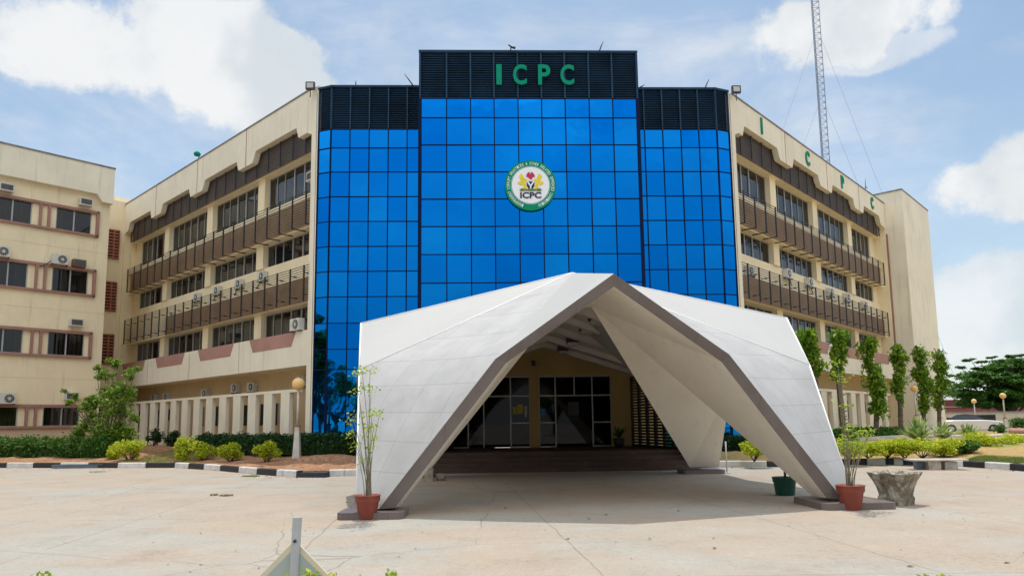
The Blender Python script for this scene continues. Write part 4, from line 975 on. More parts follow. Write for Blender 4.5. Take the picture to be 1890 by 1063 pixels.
t = pot('green_pot', g0 + Vector((0, .2, 0)), .20, .245, .39, GPOT, 'green plastic pot in the shade beside the right canopy leg', 'flower pot')
m = MB(); m.tube(g0 + Vector((.02, .2, .35)), g0 + Vector((.03, .22, 1.5)), .03, .02); m.build('stem', BARK, t)
pts = blob_pts(g0 + Vector((.03, .25, 1.8)), (.35, .35, .35), 260, 5); leaves('leaves', LMID, pts, .12, parent=t, top=t, seed=4)
# flared square planter
b0 = gnd(1670, 933.5); b0.z = 0; c0_ = b0 + Vector((0, .28, 0))
t = thing('concrete_planter', c0_, 'mossy flared concrete planter standing right of the red pot', 'planter')
m = MB(); prof = [(.27, 0), (.275, .05), (.29, .12), (.265, .17), (.27, .22), (.30, .33), (.35, .45), (.43, .575), (.44, .60), (.38, .60), (.33, .52), (.05, .50)]
nseg = 40; rings = []
for r, z in prof:
    ring = []
    for k in range(nseg):
        a = 2 * math.pi * k / nseg + math.pi / 8; b_ = a - R(38); w = min(1.30, 1 / max(abs(math.cos(b_)), abs(math.sin(b_)))) * (1 - .035 * abs(math.sin(4 * b_)) * (z / .6)) * .90
        ring.append(m.vert(c0_ + Vector((r * w * math.cos(a), r * w * math.sin(a), z + ((.03 * abs(math.cos(4 * b_)) - .015) if z > .55 else 0)))))
    rings.append(ring)
for a, b in zip(rings, rings[1:]):
    for k in range(nseg): m.f.append([a[k], a[(k + 1) % nseg], b[(k + 1) % nseg], b[k]]); m.m.append(0); m.sm.append(True)
m.build('bowl', MOSSY, t)
m = MB(); m.lathe(c0_, [(0, .52), (.36, .53)], 20); m.build('soil', SOIL, t)
m = MB()
for k in range(7): a = rnd.uniform(0, 6.28); m.tube(c0_ + Vector((0, 0, .5)), c0_ + Vector((.14 * math.cos(a), .14 * math.sin(a), .62 + rnd.uniform(0, .06))), .012, .008, 5)
m.build('twigs', STEM, t)
pp = gnd(1342, 873); m = MB(); m.tube((pp.x, pp.y, 0), (pp.x, pp.y, .98), .022, n=8); m.lathe((pp.x, pp.y, 0), [(0, 0), (.09, 0), (.09, .02), (.03, .04)], 12)
tag(m.build('thin_pole', LAMPW, base=pp), 'thin white pole standing behind the right canopy leg', 'pole')

# stone bench / slab on blocks
bs = thing('stone_bench', gnd(1735, 861), 'low stone slab resting on rough blocks in front of the right kerb', 'bench')
def blockpx(x0, x1, y0, y1, mat, name, dep=.35):
    a, b = gnd(x0, y1), gnd(x1, y1); d = (b - a); L = d.length; d.normalize(); fr = Fr((a.x, a.y, 0), d, Vector((-d.y, d.x, 0))); h = (y1 - y0) * a.y / 1304
    m = MB(); g = random.Random(x0)
    i = [m.vert(fr(aa * L + g.uniform(-.03, .03), bb * dep + g.uniform(-.03, .03), cc * h)) for cc in (0, 1) for bb in (0, 1) for aa in (0, 1)]
    for q in ((0, 1, 3, 2), (4, 6, 7, 5), (0, 4, 5, 1), (2, 3, 7, 6), (0, 2, 6, 4), (1, 5, 7, 3)): m.f.append([i[k] for k in q]); m.m.append(0); m.sm.append(False)
    return m.build(name, mat, bs), fr, L, h
blockpx(1694, 1711, 851, 866, BLUEB, 'support_block'); _, f1, L1, h1 = blockpx(1714, 1737, 850, 867, ROCK, 'support_block'); blockpx(1746, 1770, 852, 867, ROCK, 'support_block')
m = MB(); m.box(f1, -.55, 1.15, -.06, .45, .285, .335); m.build('slab', SLAB, bs)
# metal beam on the ground, loose kerb stone
a, b = gnd(95, 864.5), gnd(252, 862.5); d = (b - a); L = d.length; d.normalize(); fr = Fr((a.x, a.y, 0), d, Vector((-d.y, d.x, 0)))
m = MB(); m.box(fr, 0, L, 0, .12, 0, .13); m.box(fr, 0, L, -.03, .15, .13, .15); m.box(fr, L * .9, L * .985, -.035, 0.0, .03, .12)
tag(m.build('metal_beam', BLUEB, base=a), 'long blue-grey metal beam lying on the concrete along the left kerb', 'metal beam')
a, b = gnd(549.5, 880.5), gnd(605, 880.5); d = (b - a); L = d.length; d.normalize(); fr = Fr((a.x, a.y - .12, 0), d, Vector((-d.y, d.x, 0)))
m = MB(); m.prism(Fr(fr.o, fr.y, fr.x), [(0, 0), (.02, .15), (.28, .17), (.30, 0)], .03, L - .03); tag(m.build('kerb_stone', [KBLACK], base=a), 'loose low black kerb stone lying in the gap of the left kerb', 'kerb stone')
# litter and grass on the plaza
def scatter_stones():
    g = random.Random(5); m = MB()
    for k in range(170):
        y = 4.5 + (g.random() ** 1.3) * 20; x = g.uniform(-1, 1) * y * .75
        if -3 < x < 6.5 and 12.5 < y < 24: continue
        r = g.uniform(.008, .022) * (1 if g.random() < .9 else 1.8); c = Vector((x, y, r * .3)); i = []
        top_ = m.vert(c + Vector((0, 0, r))); ring = [m.vert(c + Vector((r * math.cos(a) * g.uniform(.7, 1.3), r * math.sin(a) * g.uniform(.7, 1.3), -r * .4))) for a in (0, 1.2, 2.5, 3.8, 5)]
        for q in range(5): m.f.append([ring[q], ring[(q + 1) % 5], top_]); m.m.append(0); m.sm.append(False)
    tag(m.build('pebbles', ROCK), 'scattered small pebbles and grit on the concrete', 'pebbles', kind='stuff')
scatter_stones()
g = random.Random(11); pts = []
for _ in range(150):
    px = g.choice([g.uniform(0, 640), g.uniform(1340, 1890)]); q = kp(KL if px < 700 else KR, px); pts.append((q.x + g.gauss(0, .2), q.y - abs(g.gauss(.25, .6)), .012))
for _ in range(40): pts.append((g.uniform(-6, 9), g.uniform(7, 20), .012))
tag(leaves('dead_leaves', leafm('dry_leaf', (0.10, 0.05, 0.02), (0.30, 0.18, 0.07), .05), pts, .07, seed=3, up=3), 'dry brown leaves lying on the concrete along the kerbs', 'dead leaves', kind='stuff')
def tuft_pts(regions, n, seed):
    g = np.random.default_rng(seed); out_ = []
    for (px, py, rx, ry, dens, z) in regions:
        c = gnd(px, py, z)
        for _ in range(int(n * dens)): a = g.random() * 6.28; r = g.random() ** .5; out_.append((c.x + rx * r * math.cos(a), c.y + ry * r * math.sin(a), z))
    return out_
def grass(name, pts, h, label, mat=LGRASS):
    g = random.Random(3); m = MB()
    for p in pts:
        a = g.uniform(0, 6.28); w = Vector((math.cos(a), math.sin(a), 0)) * .006; l = Vector((g.gauss(0, .3), g.gauss(0, .3), 1)) * h * g.uniform(.5, 1.2); q = Vector(p)
        m.face([q - w, q + w, q + l])
    tag(m.build(name, mat, recalc=False), label, 'grass', kind='stuff')
grass('grass_tufts', tuft_pts([(463, 879, .30, .2, 1, 0), (418, 915, .16, .12, .4, 0), (395, 914, .1, .1, .3, 0), (180, 871, .3, .2, .3, 0)], 500, 2), .05, 'small weeds growing in cracks of the concrete')
gp = []
g_ = np.random.default_rng(8)
for _ in range(9000):
    px = g_.uniform(205, 345); q = kp(KL, px); t_ = g_.uniform(.3, 6.5); gp.append((q.x, q.y + t_, bedz(0, t_)))
grass('lawn_grass', gp, .10, 'sunlit green grass between the kerb and the left hedge')
gp = []
for _ in range(12000):
    px = g_.uniform(1780, 1960); q = kp(KR, px); t_ = g_.uniform(.2, 1.6); d = Vector((.75, .6, 0)); gp.append((q.x + d.x * t_, q.y + d.y * t_, bedz(0, t_)))
grass('verge_grass', gp, .10, 'rough green grass behind the right kerb')

# ------------------------------------------------------------------ lamp posts
def lamp(base, h, label, rg=.19, lean=0.0):
    base = Vector(base); t = thing('lamp_post', base, label, 'lamp post', 'globe lamp posts in the gardens')
    m = MB(); hb = h * .46
    i = []
    for s_, z in ((.135, 0), (.075, hb)): i.append([m.vert(base + Vector((a * s_, b * s_, z))) for a, b in ((-1, -1), (1, -1), (1, 1), (-1, 1))])
    for k in range(4): m.f.append([i[0][k], i[0][(k + 1) % 4], i[1][(k + 1) % 4], i[1][k]]); m.m.append(0); m.sm.append(False)
    m.f.append(i[1]); m.m.append(0); m.sm.append(False); m.build('base_column', LAMPW, t)
    m = MB(); m.tube(base + Vector((0, 0, hb)), base + Vector((lean, 0, h)), .045, .04, 12); m.build('pole', LAMPW, t)
    m = MB(); m.lathe(base + Vector((0, 0, hb)), [(.10, 0), (.13, .02), (.10, .05), (.06, .07)], 12); m.build('collar', RUST, t)
    c = base + Vector((lean, 0, h + rg * .85)); m = MB()
    m.lathe(c, [(rg * math.sin(math.pi * k / 14), -rg * math.cos(math.pi * k / 14)) for k in range(15)], 24); m.build('globe', GLOBE, t)
    m = MB(); m.lathe(base + Vector((lean, 0, h - .03)), [(.05, 0), (.09, .03), (.09, .07), (.05, .09)], 12); m.build('globe_holder', BAR, t); return t
lamp(at(547.5, 846, 27.0), 2.62, 'lamp post with amber globe in front of the left wing near the glass', .245)
q = at(1693, 790, 42); lamp((q.x, q.y, .5), 2.7, 'lamp post with amber globe half hidden behind the fifth wrapped tree', .20)
q = at(1802, 790, 58); lamp((q.x, q.y, .4), 2.35, 'small distant lamp post above the silver car roof', .19)
q = at(1857, 795, 47); lamp((q.x, q.y, .4), 2.45, 'distant lamp post with pale globe at the far right of the lawn', .19)
# ------------------------------------------------------------------ vegetation
def shrub(base, rx, ry, h, label, mat, n=900, ls=.10, seed=1, name='shrub', group=None, cat='shrub', clumps=10):
    base = Vector(base); t = thing(name, base, label, cat, group)
    pts = blob_pts(base + Vector((0, 0, h * .52)), (rx, ry, h * .62), n, seed, clumps); pts[:, 2] = np.maximum(pts[:, 2], base.z + .02)
    leaves('foliage', mat, pts, ls, parent=t, top=t, up=.5, seed=seed)
    m = MB(); g = random.Random(seed)
    for k in range(7): a = g.uniform(0, 6.28); m.tube(base - Vector((0, 0, .1)), base + Vector((rx * .6 * math.cos(a), ry * .6 * math.sin(a), h * g.uniform(.4, .8))), .022, .008, 5)
    m.build('branches', BARK, t); return t
def bp_(px, py, t_=None, tab=KL, z=.3):
    return gnd(px, py, z)
YG = 'clipped yellow-green shrubs behind the kerbs'
for i, (px, py, w, h, lb) in enumerate(((213, 848, 16, 30, 'small yellow-green shrub tucked beside the dark left hedge'), (240, 849, 27, 34, 'round bright yellow shrub right of the dark left hedge'), (340, 849, 17, 36, 'upright yellow-green shrub left of the pair by the left kerb'),
        (378, 849, 24, 26, 'low green-yellow shrub between the upright one and the round one, left kerb'), (424, 851, 27, 28, 'wide yellow-green shrub in the middle of the left kerb row'), (492, 854, 22, 31, 'round yellow-green shrub nearest the lamp post'))):
    p = gnd(px, py, .26); k = p.y / 1304; shrub(p, w * k * 1.25, .5, h * k * 1.2, lb, LYEL, 2300, .08, 20 + i, 'yellow_shrub', YG)
yr = [(1392, 846, 22, 30, 'yellow shrub seen under the canopy between the right legs'), (1567, 843, 24, 24, 'yellow shrub just right of the canopy behind the red pot'), (1603, 841, 20, 20, 'yellow shrub second from the canopy on the right lawn'), (1638, 840, 26, 22, 'yellow shrub third from the canopy, left of the big blade plant'),
      (1702, 841, 24, 22, 'yellow shrub right in front of the big blade plant'), (1740, 839, 24, 26, 'yellow shrub behind the stone slab'), (1765, 836, 22, 22, 'bright yellow shrub just right of the stone slab, left of the dull one'), (1670, 841, 20, 22, 'yellow shrub immediately left of the stone slab'), (1783, 838, 18, 18, 'dull green shrub between the yellow ones on the right lawn'), (1812, 833, 26, 24, 'yellow shrub in the middle of the far right row'), (1852, 831, 20, 22, 'yellow shrub second from the right picture edge'), (1884, 829, 20, 24, 'yellow shrub at the right picture edge')]
for i, (px, py, w, h, lb) in enumerate(yr):
    p = gnd(px, py, .32); k = p.y / 1304; shrub(p, w * k * 1.6, .75, h * k * 1.35, lb, LMID if i == 8 else LYEL, 2300, .085, 40 + i, 'yellow_shrub' if i != 8 else 'shrub', YG if i != 8 else None)
def hedge(pts, w, h, label, mat, n, ls, seed, z0=.3):
    """long clipped hedge: foliage along a polyline"""
    P = [Vector(p) for p in pts]; t = thing('hedge', P[0].lerp(P[-1], .5), label, 'hedge'); out_ = []; g = np.random.default_rng(seed)
    tot = sum((b - a).length for a, b in zip(P, P[1:])); m = MB(); rr = random.Random(seed)
    for a, b in zip(P, P[1:]):
        L = (b - a).length; k = int(n * L / tot); d = (b - a) / L; nn = Vector((-d.y, d.x, 0))
        s = g.random(k) * L; lump = .5 + .5 * np.sin(s * 2.1 + a.x * 1.7) * np.sin(s * 5.3 + 1 + a.x); th = g.random(k) * math.pi; r = (.72 + .28 * g.random(k)) * (.82 + .22 * lump) + .05 * g.normal(size=k)
        x = np.cos(th) * w * r; z = (np.abs(np.sin(th)) ** .7) * h * r
        for q in range(k): v = a + d * s[q] + nn * x[q]; out_.append((v.x, v.y, v.z + max(.02, z[q])))
        st = 0
        while st < L: v = a + d * st; m.tube(v - Vector((0, 0, .1)), v + Vector((rr.uniform(-.2, .2), rr.uniform(-.2, .2), h * .7)), .03, .01, 5); st += .4
    leaves('foliage', mat, out_, ls, parent=t, top=t, up=.3, seed=seed); m.build('branches', BARK, t)
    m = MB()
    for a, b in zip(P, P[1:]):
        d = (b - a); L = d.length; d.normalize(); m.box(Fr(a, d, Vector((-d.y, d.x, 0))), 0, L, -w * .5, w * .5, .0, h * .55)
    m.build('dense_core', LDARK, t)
    return t
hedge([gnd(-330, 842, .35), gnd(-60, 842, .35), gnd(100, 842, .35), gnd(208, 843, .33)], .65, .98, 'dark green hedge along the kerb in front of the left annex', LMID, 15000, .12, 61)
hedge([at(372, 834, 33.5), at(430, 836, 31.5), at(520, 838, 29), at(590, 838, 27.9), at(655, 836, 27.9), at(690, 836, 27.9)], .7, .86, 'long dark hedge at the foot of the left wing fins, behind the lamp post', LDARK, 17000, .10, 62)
shrub(at(282, 822, 40), .7, .6, .85, 'small dark bush in front of the left wing fins, left one of two', LDARK, 900, .12, 63, group=None)
shrub(at(318, 824, 38), .55, .5, .9, 'small dark bush in front of the left wing fins, right one of two', LDARK, 900, .12, 64)
hedge([at(1480, 826, 31), at(1560, 816, 34), at(1660, 811, 39)], .6, .72, 'low green hedge in front of the right wing fins behind the wrapped trees', LMID, 8000, .12, 65)
hedge([at(1330, 836, 28.5), at(1400, 836, 28.5)], .5, .75, 'dark green hedge glimpsed between the right canopy legs below the glass', LDARK, 3500, .10, 66)
# big open shrub-tree on the left
def branching(base, tips, thick, seed):
    m = MB(); g = random.Random(seed)
    for tip in tips:
        tip = Vector(tip); prev = Vector(base); n = 6; mid = Vector(base).lerp(tip, .5) + Vector((g.uniform(-.2, .2), g.uniform(-.2, .2), .25))
        for i in range(1, n + 1):
            tt = i / n; q = Vector(base) * (1 - tt) ** 2 + mid * 2 * tt * (1 - tt) + tip * tt * tt; m.tube(prev, q, thick * (1.05 - .85 * (i - 1) / n), thick * (1.05 - .85 * i / n), 6, caps=False); prev = q
    return m
tb = gnd(196, 838, .42); t = thing('leafy_tree', tb, 'open bushy green tree with bare reaching branches in front of the annex corner', 'tree'); dT = tb.y
cl_ = [((212, 672), .38), ((238, 690), .34), ((195, 693), .42), ((222, 712), .5), ((203, 735), .62), ((238, 728), .48), ((165, 740), .38), ((140, 732), .26), ((126, 745), .22), ((118, 721), .14), ((175, 745), .38), ((150, 752), .3), ((185, 770), .62), ((225, 762), .6), ((205, 795), .9), ((235, 790), .6), ((170, 800), .75), ((190, 820), .9), ((225, 815), .7), ((158, 783), .42), ((250, 683), .22), ((145, 800), .35), ((252, 770), .25), ((178, 680), .2)]
tips = [at(x, y, dT + rnd.uniform(-.9, .9)) for (x, y), r in cl_]
branching(tb, tips, .042, 3).build('trunk', BARK, t)
pts = np.concatenate([blob_pts(p, (r * 1.35, r * 1.25, r * 1.1), int(430 * (r / .5) ** 1.6), 70 + i, 7, .15) for i, (p, ((_, _), r)) in enumerate(zip(tips, cl_))]); pts[:, 2] = np.maximum(pts[:, 2], .45)
leaves('crown', LTREE2, pts, .14, parent=t, top=t, up=.5, seed=9)
# vine-wrapped slim trees
WT = 'slim leafy trees in front of the right wing'
trees = [(1493, 28.5, 612, [(1490, 632, 20, 26), (1497, 662, 17, 24), (1503, 685, 10, 12)], 1512, 'slim tree nearest the canopy, its crown above the white canopy slope'),
         (1551, 32.5, 612, [(1550, 634, 16, 20), (1556, 624, 12, 14), (1548, 662, 12, 22), (1546, 686, 11, 12)], 1560, 'slim tree with bushy top second from the canopy, behind the red pot shrub'),
         (1610, 36, 624, [(1606, 642, 15, 20), (1604, 668, 9, 16), (1614, 700, 15, 30), (1622, 728, 15, 26), (1618, 752, 15, 16)], 1617, 'slim tree wrapped in leaves almost to the ground, third from the canopy'),
         (1660, 40, 638, [(1659, 654, 16, 18), (1657, 680, 11, 20), (1659, 706, 11, 20), (1655, 716, 11, 12), (1661, 735, 7, 12)], 1663, 'slim tree fourth from the canopy with a long bare trunk'),
         (1703, 44, 645, [(1698, 660, 13, 18), (1702, 690, 15, 22), (1708, 712, 16, 22), (1704, 740, 11, 18), (1705, 757, 10, 8)], 1705, 'slim leafy tree fifth from the canopy beside a globe lamp'),
         (1733, 48, 650, [(1733, 662, 15, 18), (1735, 690, 12, 22), (1731, 715, 17, 20), (1740, 705, 12, 16), (1733, 745, 10, 16)], 1734, 'slim leafy tree farthest right, beyond the stair block corner')]
for i, (px, dep, topy, bl, bx, lb) in enumerate(trees):
    b = at(bx, 771 + (1.65 - .5) * 1304 / dep, dep); t = thing('slim_tree', b, lb, 'tree', WT); m = MB(); path = [b] + [at(x, y, dep) for x, y, _, _ in bl[::-1]]
    for k, (p, q) in enumerate(zip(path, path[1:])): r0 = .135 * (1 - .55 * k / len(path)); m.tube(p, q, r0, r0 * .9, 9, caps=False)
    for k in range(10): z = rnd.uniform(.15, .9); p = b.lerp(path[-1], z * .6); a = rnd.uniform(0, 6.28); m.tube(p, p + Vector((.22 * math.cos(a), .22 * math.sin(a), .08)), .03, .012, 5)
    m.build('trunk', BARK, t)
    P = []
    for k, (x, y, rx, ry) in enumerate(bl):
        c = at(x, y, dep); kk = dep / 1304; P.append(blob_pts(c, (rx * kk * 1.2, rx * kk * 1.15, ry * kk * 1.45), int(1.35 * rx * ry), 100 + 10 * i + k, 11, .05)); P.append(blob_pts(c + Vector((rnd.uniform(-.15, .15), 0, rnd.uniform(-.2, .2))), (rx * kk * 1.75, rx * kk * 1.4, ry * kk * 1.6), int(.35 * rx * ry), 500 + 10 * i + k, 6, .05))
    leaves('crown', LVINE, np.concatenate(P), .27, parent=t, top=t, up=.15, aspect=.38, seed=30 + i, droop=1.0)
# blade plants
def agave(base, r, n, label, seed):
    base = Vector(base); t = thing('blade_plant', base, label, 'spiky plant', 'spiky blade plants on the right lawn'); g = random.Random(seed); m = MB()
    for k in range(n):
        a = g.uniform(0, 6.28); el = g.uniform(.12, 1.5); L = r * g.uniform(.85, 1.12); w = .10; prev = None; s = Vector((-math.sin(a), math.cos(a), 0))
        for i in range(6):
            tt = i / 5; ww = w * (1 - tt) ** .6 * (.6 + 1.2 * min(tt, .35)); q = base + Vector((0, 0, .25 * r)) + Vector((math.cos(a), math.sin(a), 0)) * (L * tt * math.cos(el)) + Vector((0, 0, L * (tt * math.sin(el)) - .10 * L * tt * tt))
            cur = (q - s * ww, q + s * ww + Vector((0, 0, .01)))
            if prev: m.face([prev[0], prev[1], cur[1], cur[0]])
            prev = cur
    m.build('blades', LAGA, t, recalc=False); m = MB(); m.tube(base - Vector((0, 0, .1)), base + Vector((0, 0, .3 * r)), .10, .07, 8); m.build('stem', BARK, t)
agave(at(1697, 826, 29.5), 1.10, 80, 'largest spiky blade plant on the right lawn, behind the yellow hedge', 1)
agave(at(1741, 818, 32), .85, 60, 'spiky blade plant just right of the largest one', 2)
agave(at(1790, 816, 34), .80, 60, 'isolated spiky blade plant in front of the silver car', 3)
agave(at(1738, 843, 27.5), .42, 40, 'small spiky blade plant low among the yellow shrubs', 4)
# rocks and far bushes
for i, (px, py, dep, r, lb) in enumerate(((1880, 800, 42, .5, 'reddish rock pile at the right picture edge below the lamp'), (1826, 806, 44, .22, 'single grey garden rock on the far lawn'), (1610, 842, 28, .22, 'grey rock lying among the yellow shrubs'), (1760, 812, 36, .22, 'small rock beside the middle blade plant'))):
    c = at(px, py, dep); m = MB(); g = random.Random(i)
    m.lathe(c, [(0, -.05), (r, 0), (r * 1.1, r * .3), (r * .7, r * .6), (0, r * .7)], 9); m.v = [(x + g.uniform(-.15, .15) * r, y + g.uniform(-.15, .15) * r, z + g.uniform(-.1, .1) * r) for x, y, z in m.v]
    tag(m.build('rock', ROCK if i else PINK, base=c), lb, 'rock')
shrub(at(1848, 806, 45), .5, .5, .9, 'small dark round bush beside the distant right lamp post', LMID, 500, .14, 81)
shrub(at(1882, 800, 50), .9, .8, 1.3, 'larger round green bush at the right picture edge near the low wall', LMID, 900, .16, 82)
# ground cover mound near lamp
m = MB(); c = gnd(608, 846, .42); m.lathe(c, [(1.5, -.1), (1.1, .06), (.6, .13), (0, .15)], 20); m.v = [(x, c.y + (y - c.y) * .45, z + rnd.uniform(-.02, .02)) for x, y, z in m.v]
struct(m, 'soil_mound', BEDL)

# spreading tree at the far right
def spreading():
    b = at(1870, 790, 88); b.z = 0; t = thing('spreading_tree', b, 'wide layered dark green tree beyond the low wall at the far right', 'tree'); g = random.Random(4); P = []; tips = []
    for k in range(260):
        hh = g.random(); x = 1870 + g.uniform(-1, 1) * (112 - 55 * hh ** 1.6 + (8 if hh > .2 else -20)); y = 748 - 88 * hh + g.uniform(-3, 3)
        if y < 705 - (1 - abs(x - 1875) / 115) * 46: continue
        c = at(x, y, 88 + g.uniform(-5, 5)); tips.append(c); P.append(blob_pts(c, (g.uniform(1.2, 2.6), 1.8, .55), 260, 200 + k, 6, .1))
    for x, y in ((1792, 665), (1772, 678), (1762, 692), (1758, 706), (1830, 660), (1868, 657), (1885, 655), (1800, 680), (1850, 666), (1810, 668)):
        c = at(x, y, 88); tips.append(c); P.append(blob_pts(c, (1.1, .9, .26), 170, int(x), 4, .1))
    branching(b + Vector((0, 0, 1.5)), tips[:-10:14] + tips[-10:], .14, 2).build('limbs', BARK, t); m = MB(); m.tube(b, b + Vector((0, 0, 2)), .45, .35, 10); m.build('trunk', BARK, t)
    leaves('crown', LTREE, np.concatenate(P), .36, parent=t, top=t, up=1.2, seed=3)
spreading()
# low gatehouse wall, maroon roofed building
gw = thing('low_wall', at(1820, 790, 78), 'long low cream building wall with dark openings behind the silver car', 'wall')
a = at(1741, 762, 78); b = at(1990, 757, 76); d = (b - a); d.z = 0; L = d.length; d.normalize(); fw = Fr((a.x, a.y, 0), d, Vector((-d.y, d.x, 0))); H = a.z
m = MB(); m.box(fw, 0, L, 0, 4, 0, H); m.build('wall', FARW, gw); m = MB(); m.box(fw, -.1, L, -.12, 4.1, H, H + .1); m.build('coping', COPING, gw)
for x0, x1, z0, z1 in ((.3, 1.1, .75, 1.6), (3.1, 5.25, .6, 1.85), (8.6, 10.5, .8, 2.0)): m = MB(); m.box(fw, x0, x1, -.02, .0, z0, z1); m.build('opening', DARKROOM, gw)
rb = thing('maroon_building', at(1760, 760, 100), 'distant maroon-clad building just right of the last slim tree', 'building')
a = at(1738, 738, 100); fm = Fr((a.x, a.y, 0), (1, .0, 0), (0, 1, 0)); H = a.z
m = MB(); m.box(fm, 0, 14, 0, 8, 0, H - 1.0, 1); m.box(fm, -.1, 14.1, -.1, 8, H - 1.0, H, 0); m.box(fm, -.1, 14.1, -.14, -.1, H - 1.05, H - .93, 2); m.build('cladding', [REDR, REDR2, FARW], rb)
# silver car
def car(base, ang, label):
    t = thing('parked_car', base, label, 'car'); X = Vector((math.cos(ang), math.sin(ang), 0)); Y = Vector((-math.sin(ang), math.cos(ang), 0)); fr = Fr(base, X, Y)
    body = [(-2.2, .35), (-2.22, .62), (-2.1, .82), (-1.45, .93), (-.75, .98), (1.25, .98), (1.75, .95), (2.15, .88), (2.22, .6), (2.15, .35), (1.75, .28), (-1.8, .28)]
    m = MB(); nb = len(body); secs = []
    for y, s in ((-.86, .0), (-.80, .03), (.80, .03), (.86, .0)):
        k = 1.0 if abs(y) < .83 else .97; secs.append([m.vert(fr(a * k, y, .28 + (c - .28) * (1.0 if abs(y) < .83 else .93))) for a, c in body])
    for A_, B_ in zip(secs, secs[1:]):
        for k in range(nb): m.f.append([A_[k], A_[(k + 1) % nb], B_[(k + 1) % nb], B_[k]]); m.m.append(0); m.sm.append(False)
    m.f += [secs[0], secs[-1]]; m.m += [0, 0]; m.sm += [False] * 2; m.build('body', CARP, t)
    m = MB(); cab = [(-.95, .97), (-.25, 1.40), (.35, 1.45), (.95, 1.40), (1.65, .99)]
    A_ = [m.vert(fr(a, -.74 if c < 1.2 else -.58, c)) for a, c in cab]; B_ = [m.vert(fr(a, .74 if c < 1.2 else .58, c)) for a, c in cab]
    for k in range(4): m.f.append([A_[k], A_[k + 1], B_[k + 1], B_[k]]); m.m.append(0 if k in (1, 2) else 1); m.sm.append(False)
    m.f += [A_, B_]; m.m += [1, 1]; m.sm += [False] * 2; m.build('cabin', [CARP, CARG], t)
    for a in (-1.4, 1.35):
        for s in (-1, 1):
            m = MB(); m.tube(fr(a, s * .70, .32), fr(a, s * .88, .32), .32, n=20); w = m.build('wheel', TYRE, t); m = MB(); m.tube(fr(a, s * .85, .32), fr(a, s * .895, .32), .19, n=14); sub(m, 'rim', STEEL, w, t)
    for s in (-1, 1): m = MB(); m.box(fr, -2.2, -2.0, s * .62 - .14, s * .62 + .14, .62, .74); m.build('headlight', SLAB, t)
    m = MB(); m.box(fr, -2.05, 2.1, -.885, -.875, .60, .63); m.build('side_trim', BAR, t)
q = at(1794, 800, 56); car(Vector((q.x, q.y, .42)), R(150), 'silver car parked at the far right in front of the low wall')

# ------------------------------------------------------------------ foreground sign and leaves
sd = 4.9; sp_ = at(547.5, 955, sd); sg = thing('road_sign', (sp_.x, sp_.y, 0), 'back of a diamond-shaped road sign on a grey post in the foreground', 'road sign')
fsn = Fr((sp_.x, sp_.y, 0), (1, 0, 0), (0, 1, 0)); lean = .03
m = MB(); zt = sp_.z; sx = -.035
i = []
for z in (0, zt): i.append([m.vert(fsn(a + (0.0 if z else sx), b, z)) for a, b in ((-.027, 0), (.016, 0), (.027, .012), (.027, .035), (-.027, .035))])
for k in range(5): m.f.append([i[0][k], i[0][(k + 1) % 5], i[1][(k + 1) % 5], i[1][k]]); m.m.append(0); m.sm.append(False)
m.f.append(i[1]); m.m.append(0); m.sm.append(False); m.build('post', STEEL, sg)
zc = at(547, 998, sd).z; hd = .46
m = MB(); m.prism(fsn, [(-.02, zc), (-.02 + hd, zc - hd), (-.02, zc - 2 * hd), (-.02 - hd, zc - hd)], .037, .055); m.build('sign_rim', SIGNE, sg)
m = MB(); e = .05; m.prism(fsn, [(-.02, zc - e), (-.02 + hd - e, zc - hd), (-.02, zc - 2 * hd + e), (-.02 - hd + e, zc - hd)], .030, .037); m.build('sign_plate', SIGNB, sg)
m = MB(); m.tube(fsn(-.007, -.012, zt - .155), fsn(-.007, .0, zt - .155), .011, n=8); m.build('bolt', BAR, sg)
fg = [(548, 1063, 4.1, 'leaf tips at the bottom edge right of the sign post'), (592, 1068, 4.1, 'leaf tips at the bottom edge at the right of the road sign plate'), (62, 1062, 4.2, 'leaf tip at the bottom left corner'), (712, 1064, 4.2, 'pair of pale leaf tips at the bottom edge below the red pot'), (1880, 1066, 4.2, 'yellow-green leaf cluster at the bottom right corner'), (1735, 1068, 4.2, 'single leaf tip at the bottom edge near the right corner')]
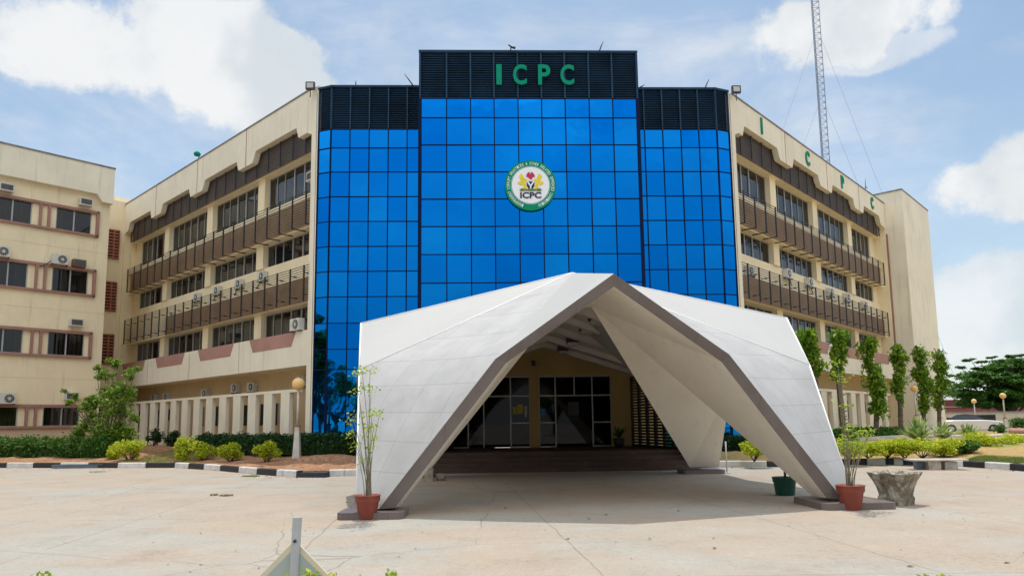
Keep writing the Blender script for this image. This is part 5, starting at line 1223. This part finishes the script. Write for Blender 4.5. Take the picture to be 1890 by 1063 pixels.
for i, (px, py, dep, lb) in enumerate(fg):
    c = at(px, py - 2, dep); b = Vector((c.x, c.y, 0)); t = thing('foreground_shrub', b, lb, 'shrub', 'shrub tips at the bottom edge'); m = MB(); g = random.Random(i); pts = []
    for k in range(4): tip = c + Vector((g.uniform(-.08, .08), g.uniform(-.05, .05), g.uniform(-.12, .015))); m.tube(b, tip, .006, .004, 5); pts += [(tip.x + g.gauss(0, .022), tip.y + g.gauss(0, .02), tip.z + g.gauss(0, .015)) for _ in range(12)]
    m.build('stems', STEM, t); leaves('leaves', LYEL2, pts, .045, parent=t, top=t, seed=i, up=.2)

# ------------------------------------------------------------------ what the mirror glass looks back at
def backtree(x, y, h, r, label, seed, mat=LTREE):
    b = Vector((x, y, 0)); t = thing('shade_tree', b, label, 'tree', 'trees across the drive mirrored in the glass'); g = random.Random(seed); P = []; tips = []
    for k in range(16):
        a = g.uniform(0, 6.28); rr = r * g.uniform(.2, .95); c = b + Vector((rr * math.cos(a), rr * math.sin(a), h * g.uniform(.5, .95))); tips.append(c); P.append(blob_pts(c, (r * .35, r * .35, r * .22), 260, seed * 31 + k, 5, .2))
    branching(b + Vector((0, 0, h * .2)), tips, .14, seed).build('limbs', BARK, t); m = MB(); m.tube(b, b + Vector((0, 0, h * .25)), .25, .18, 9); m.build('trunk', BARK, t); leaves('crown', mat, np.concatenate(P), .4, parent=t, top=t, seed=seed)
backtree(-27, -14, 12, 5.0, 'tall shade tree across the drive, mirrored at the left edge of the glass', 1)
backtree(-15.5, -14, 6.6, 4.2, 'low shade tree across the drive, mirrored low in the left glass bay', 2)
backtree(-20, -22, 8.5, 5.5, 'shade tree farther across the drive behind the low one', 3)
backtree(9, -30, 7.5, 4.5, 'shade tree across the drive on the right side', 4)
backtree(34, -22, 9, 5.0, 'shade tree far right across the drive', 5)
backtree(-33, -4, 10, 5.0, 'shade tree far left across the drive, mirrored at the edge of the glass', 6)
backtree(-24, -8, 5.5, 4.0, 'low dense shade tree between the two tall ones on the left', 7)
backtree(-28, 18, 9.6, 4.2, 'shade tree out of frame on the left, mirrored dark in the narrow corner pane', 8)
backtree(-10.5, -19, 6.2, 4.0, 'shade tree across the drive, mirrored beside the canopy edge', 9)
backtree(-35, 12, 8.5, 4.5, 'far left shade tree in front of the annex, out of frame', 10)
for o in list(bpy.data.objects):
    if '_off' in o: del o['_off']
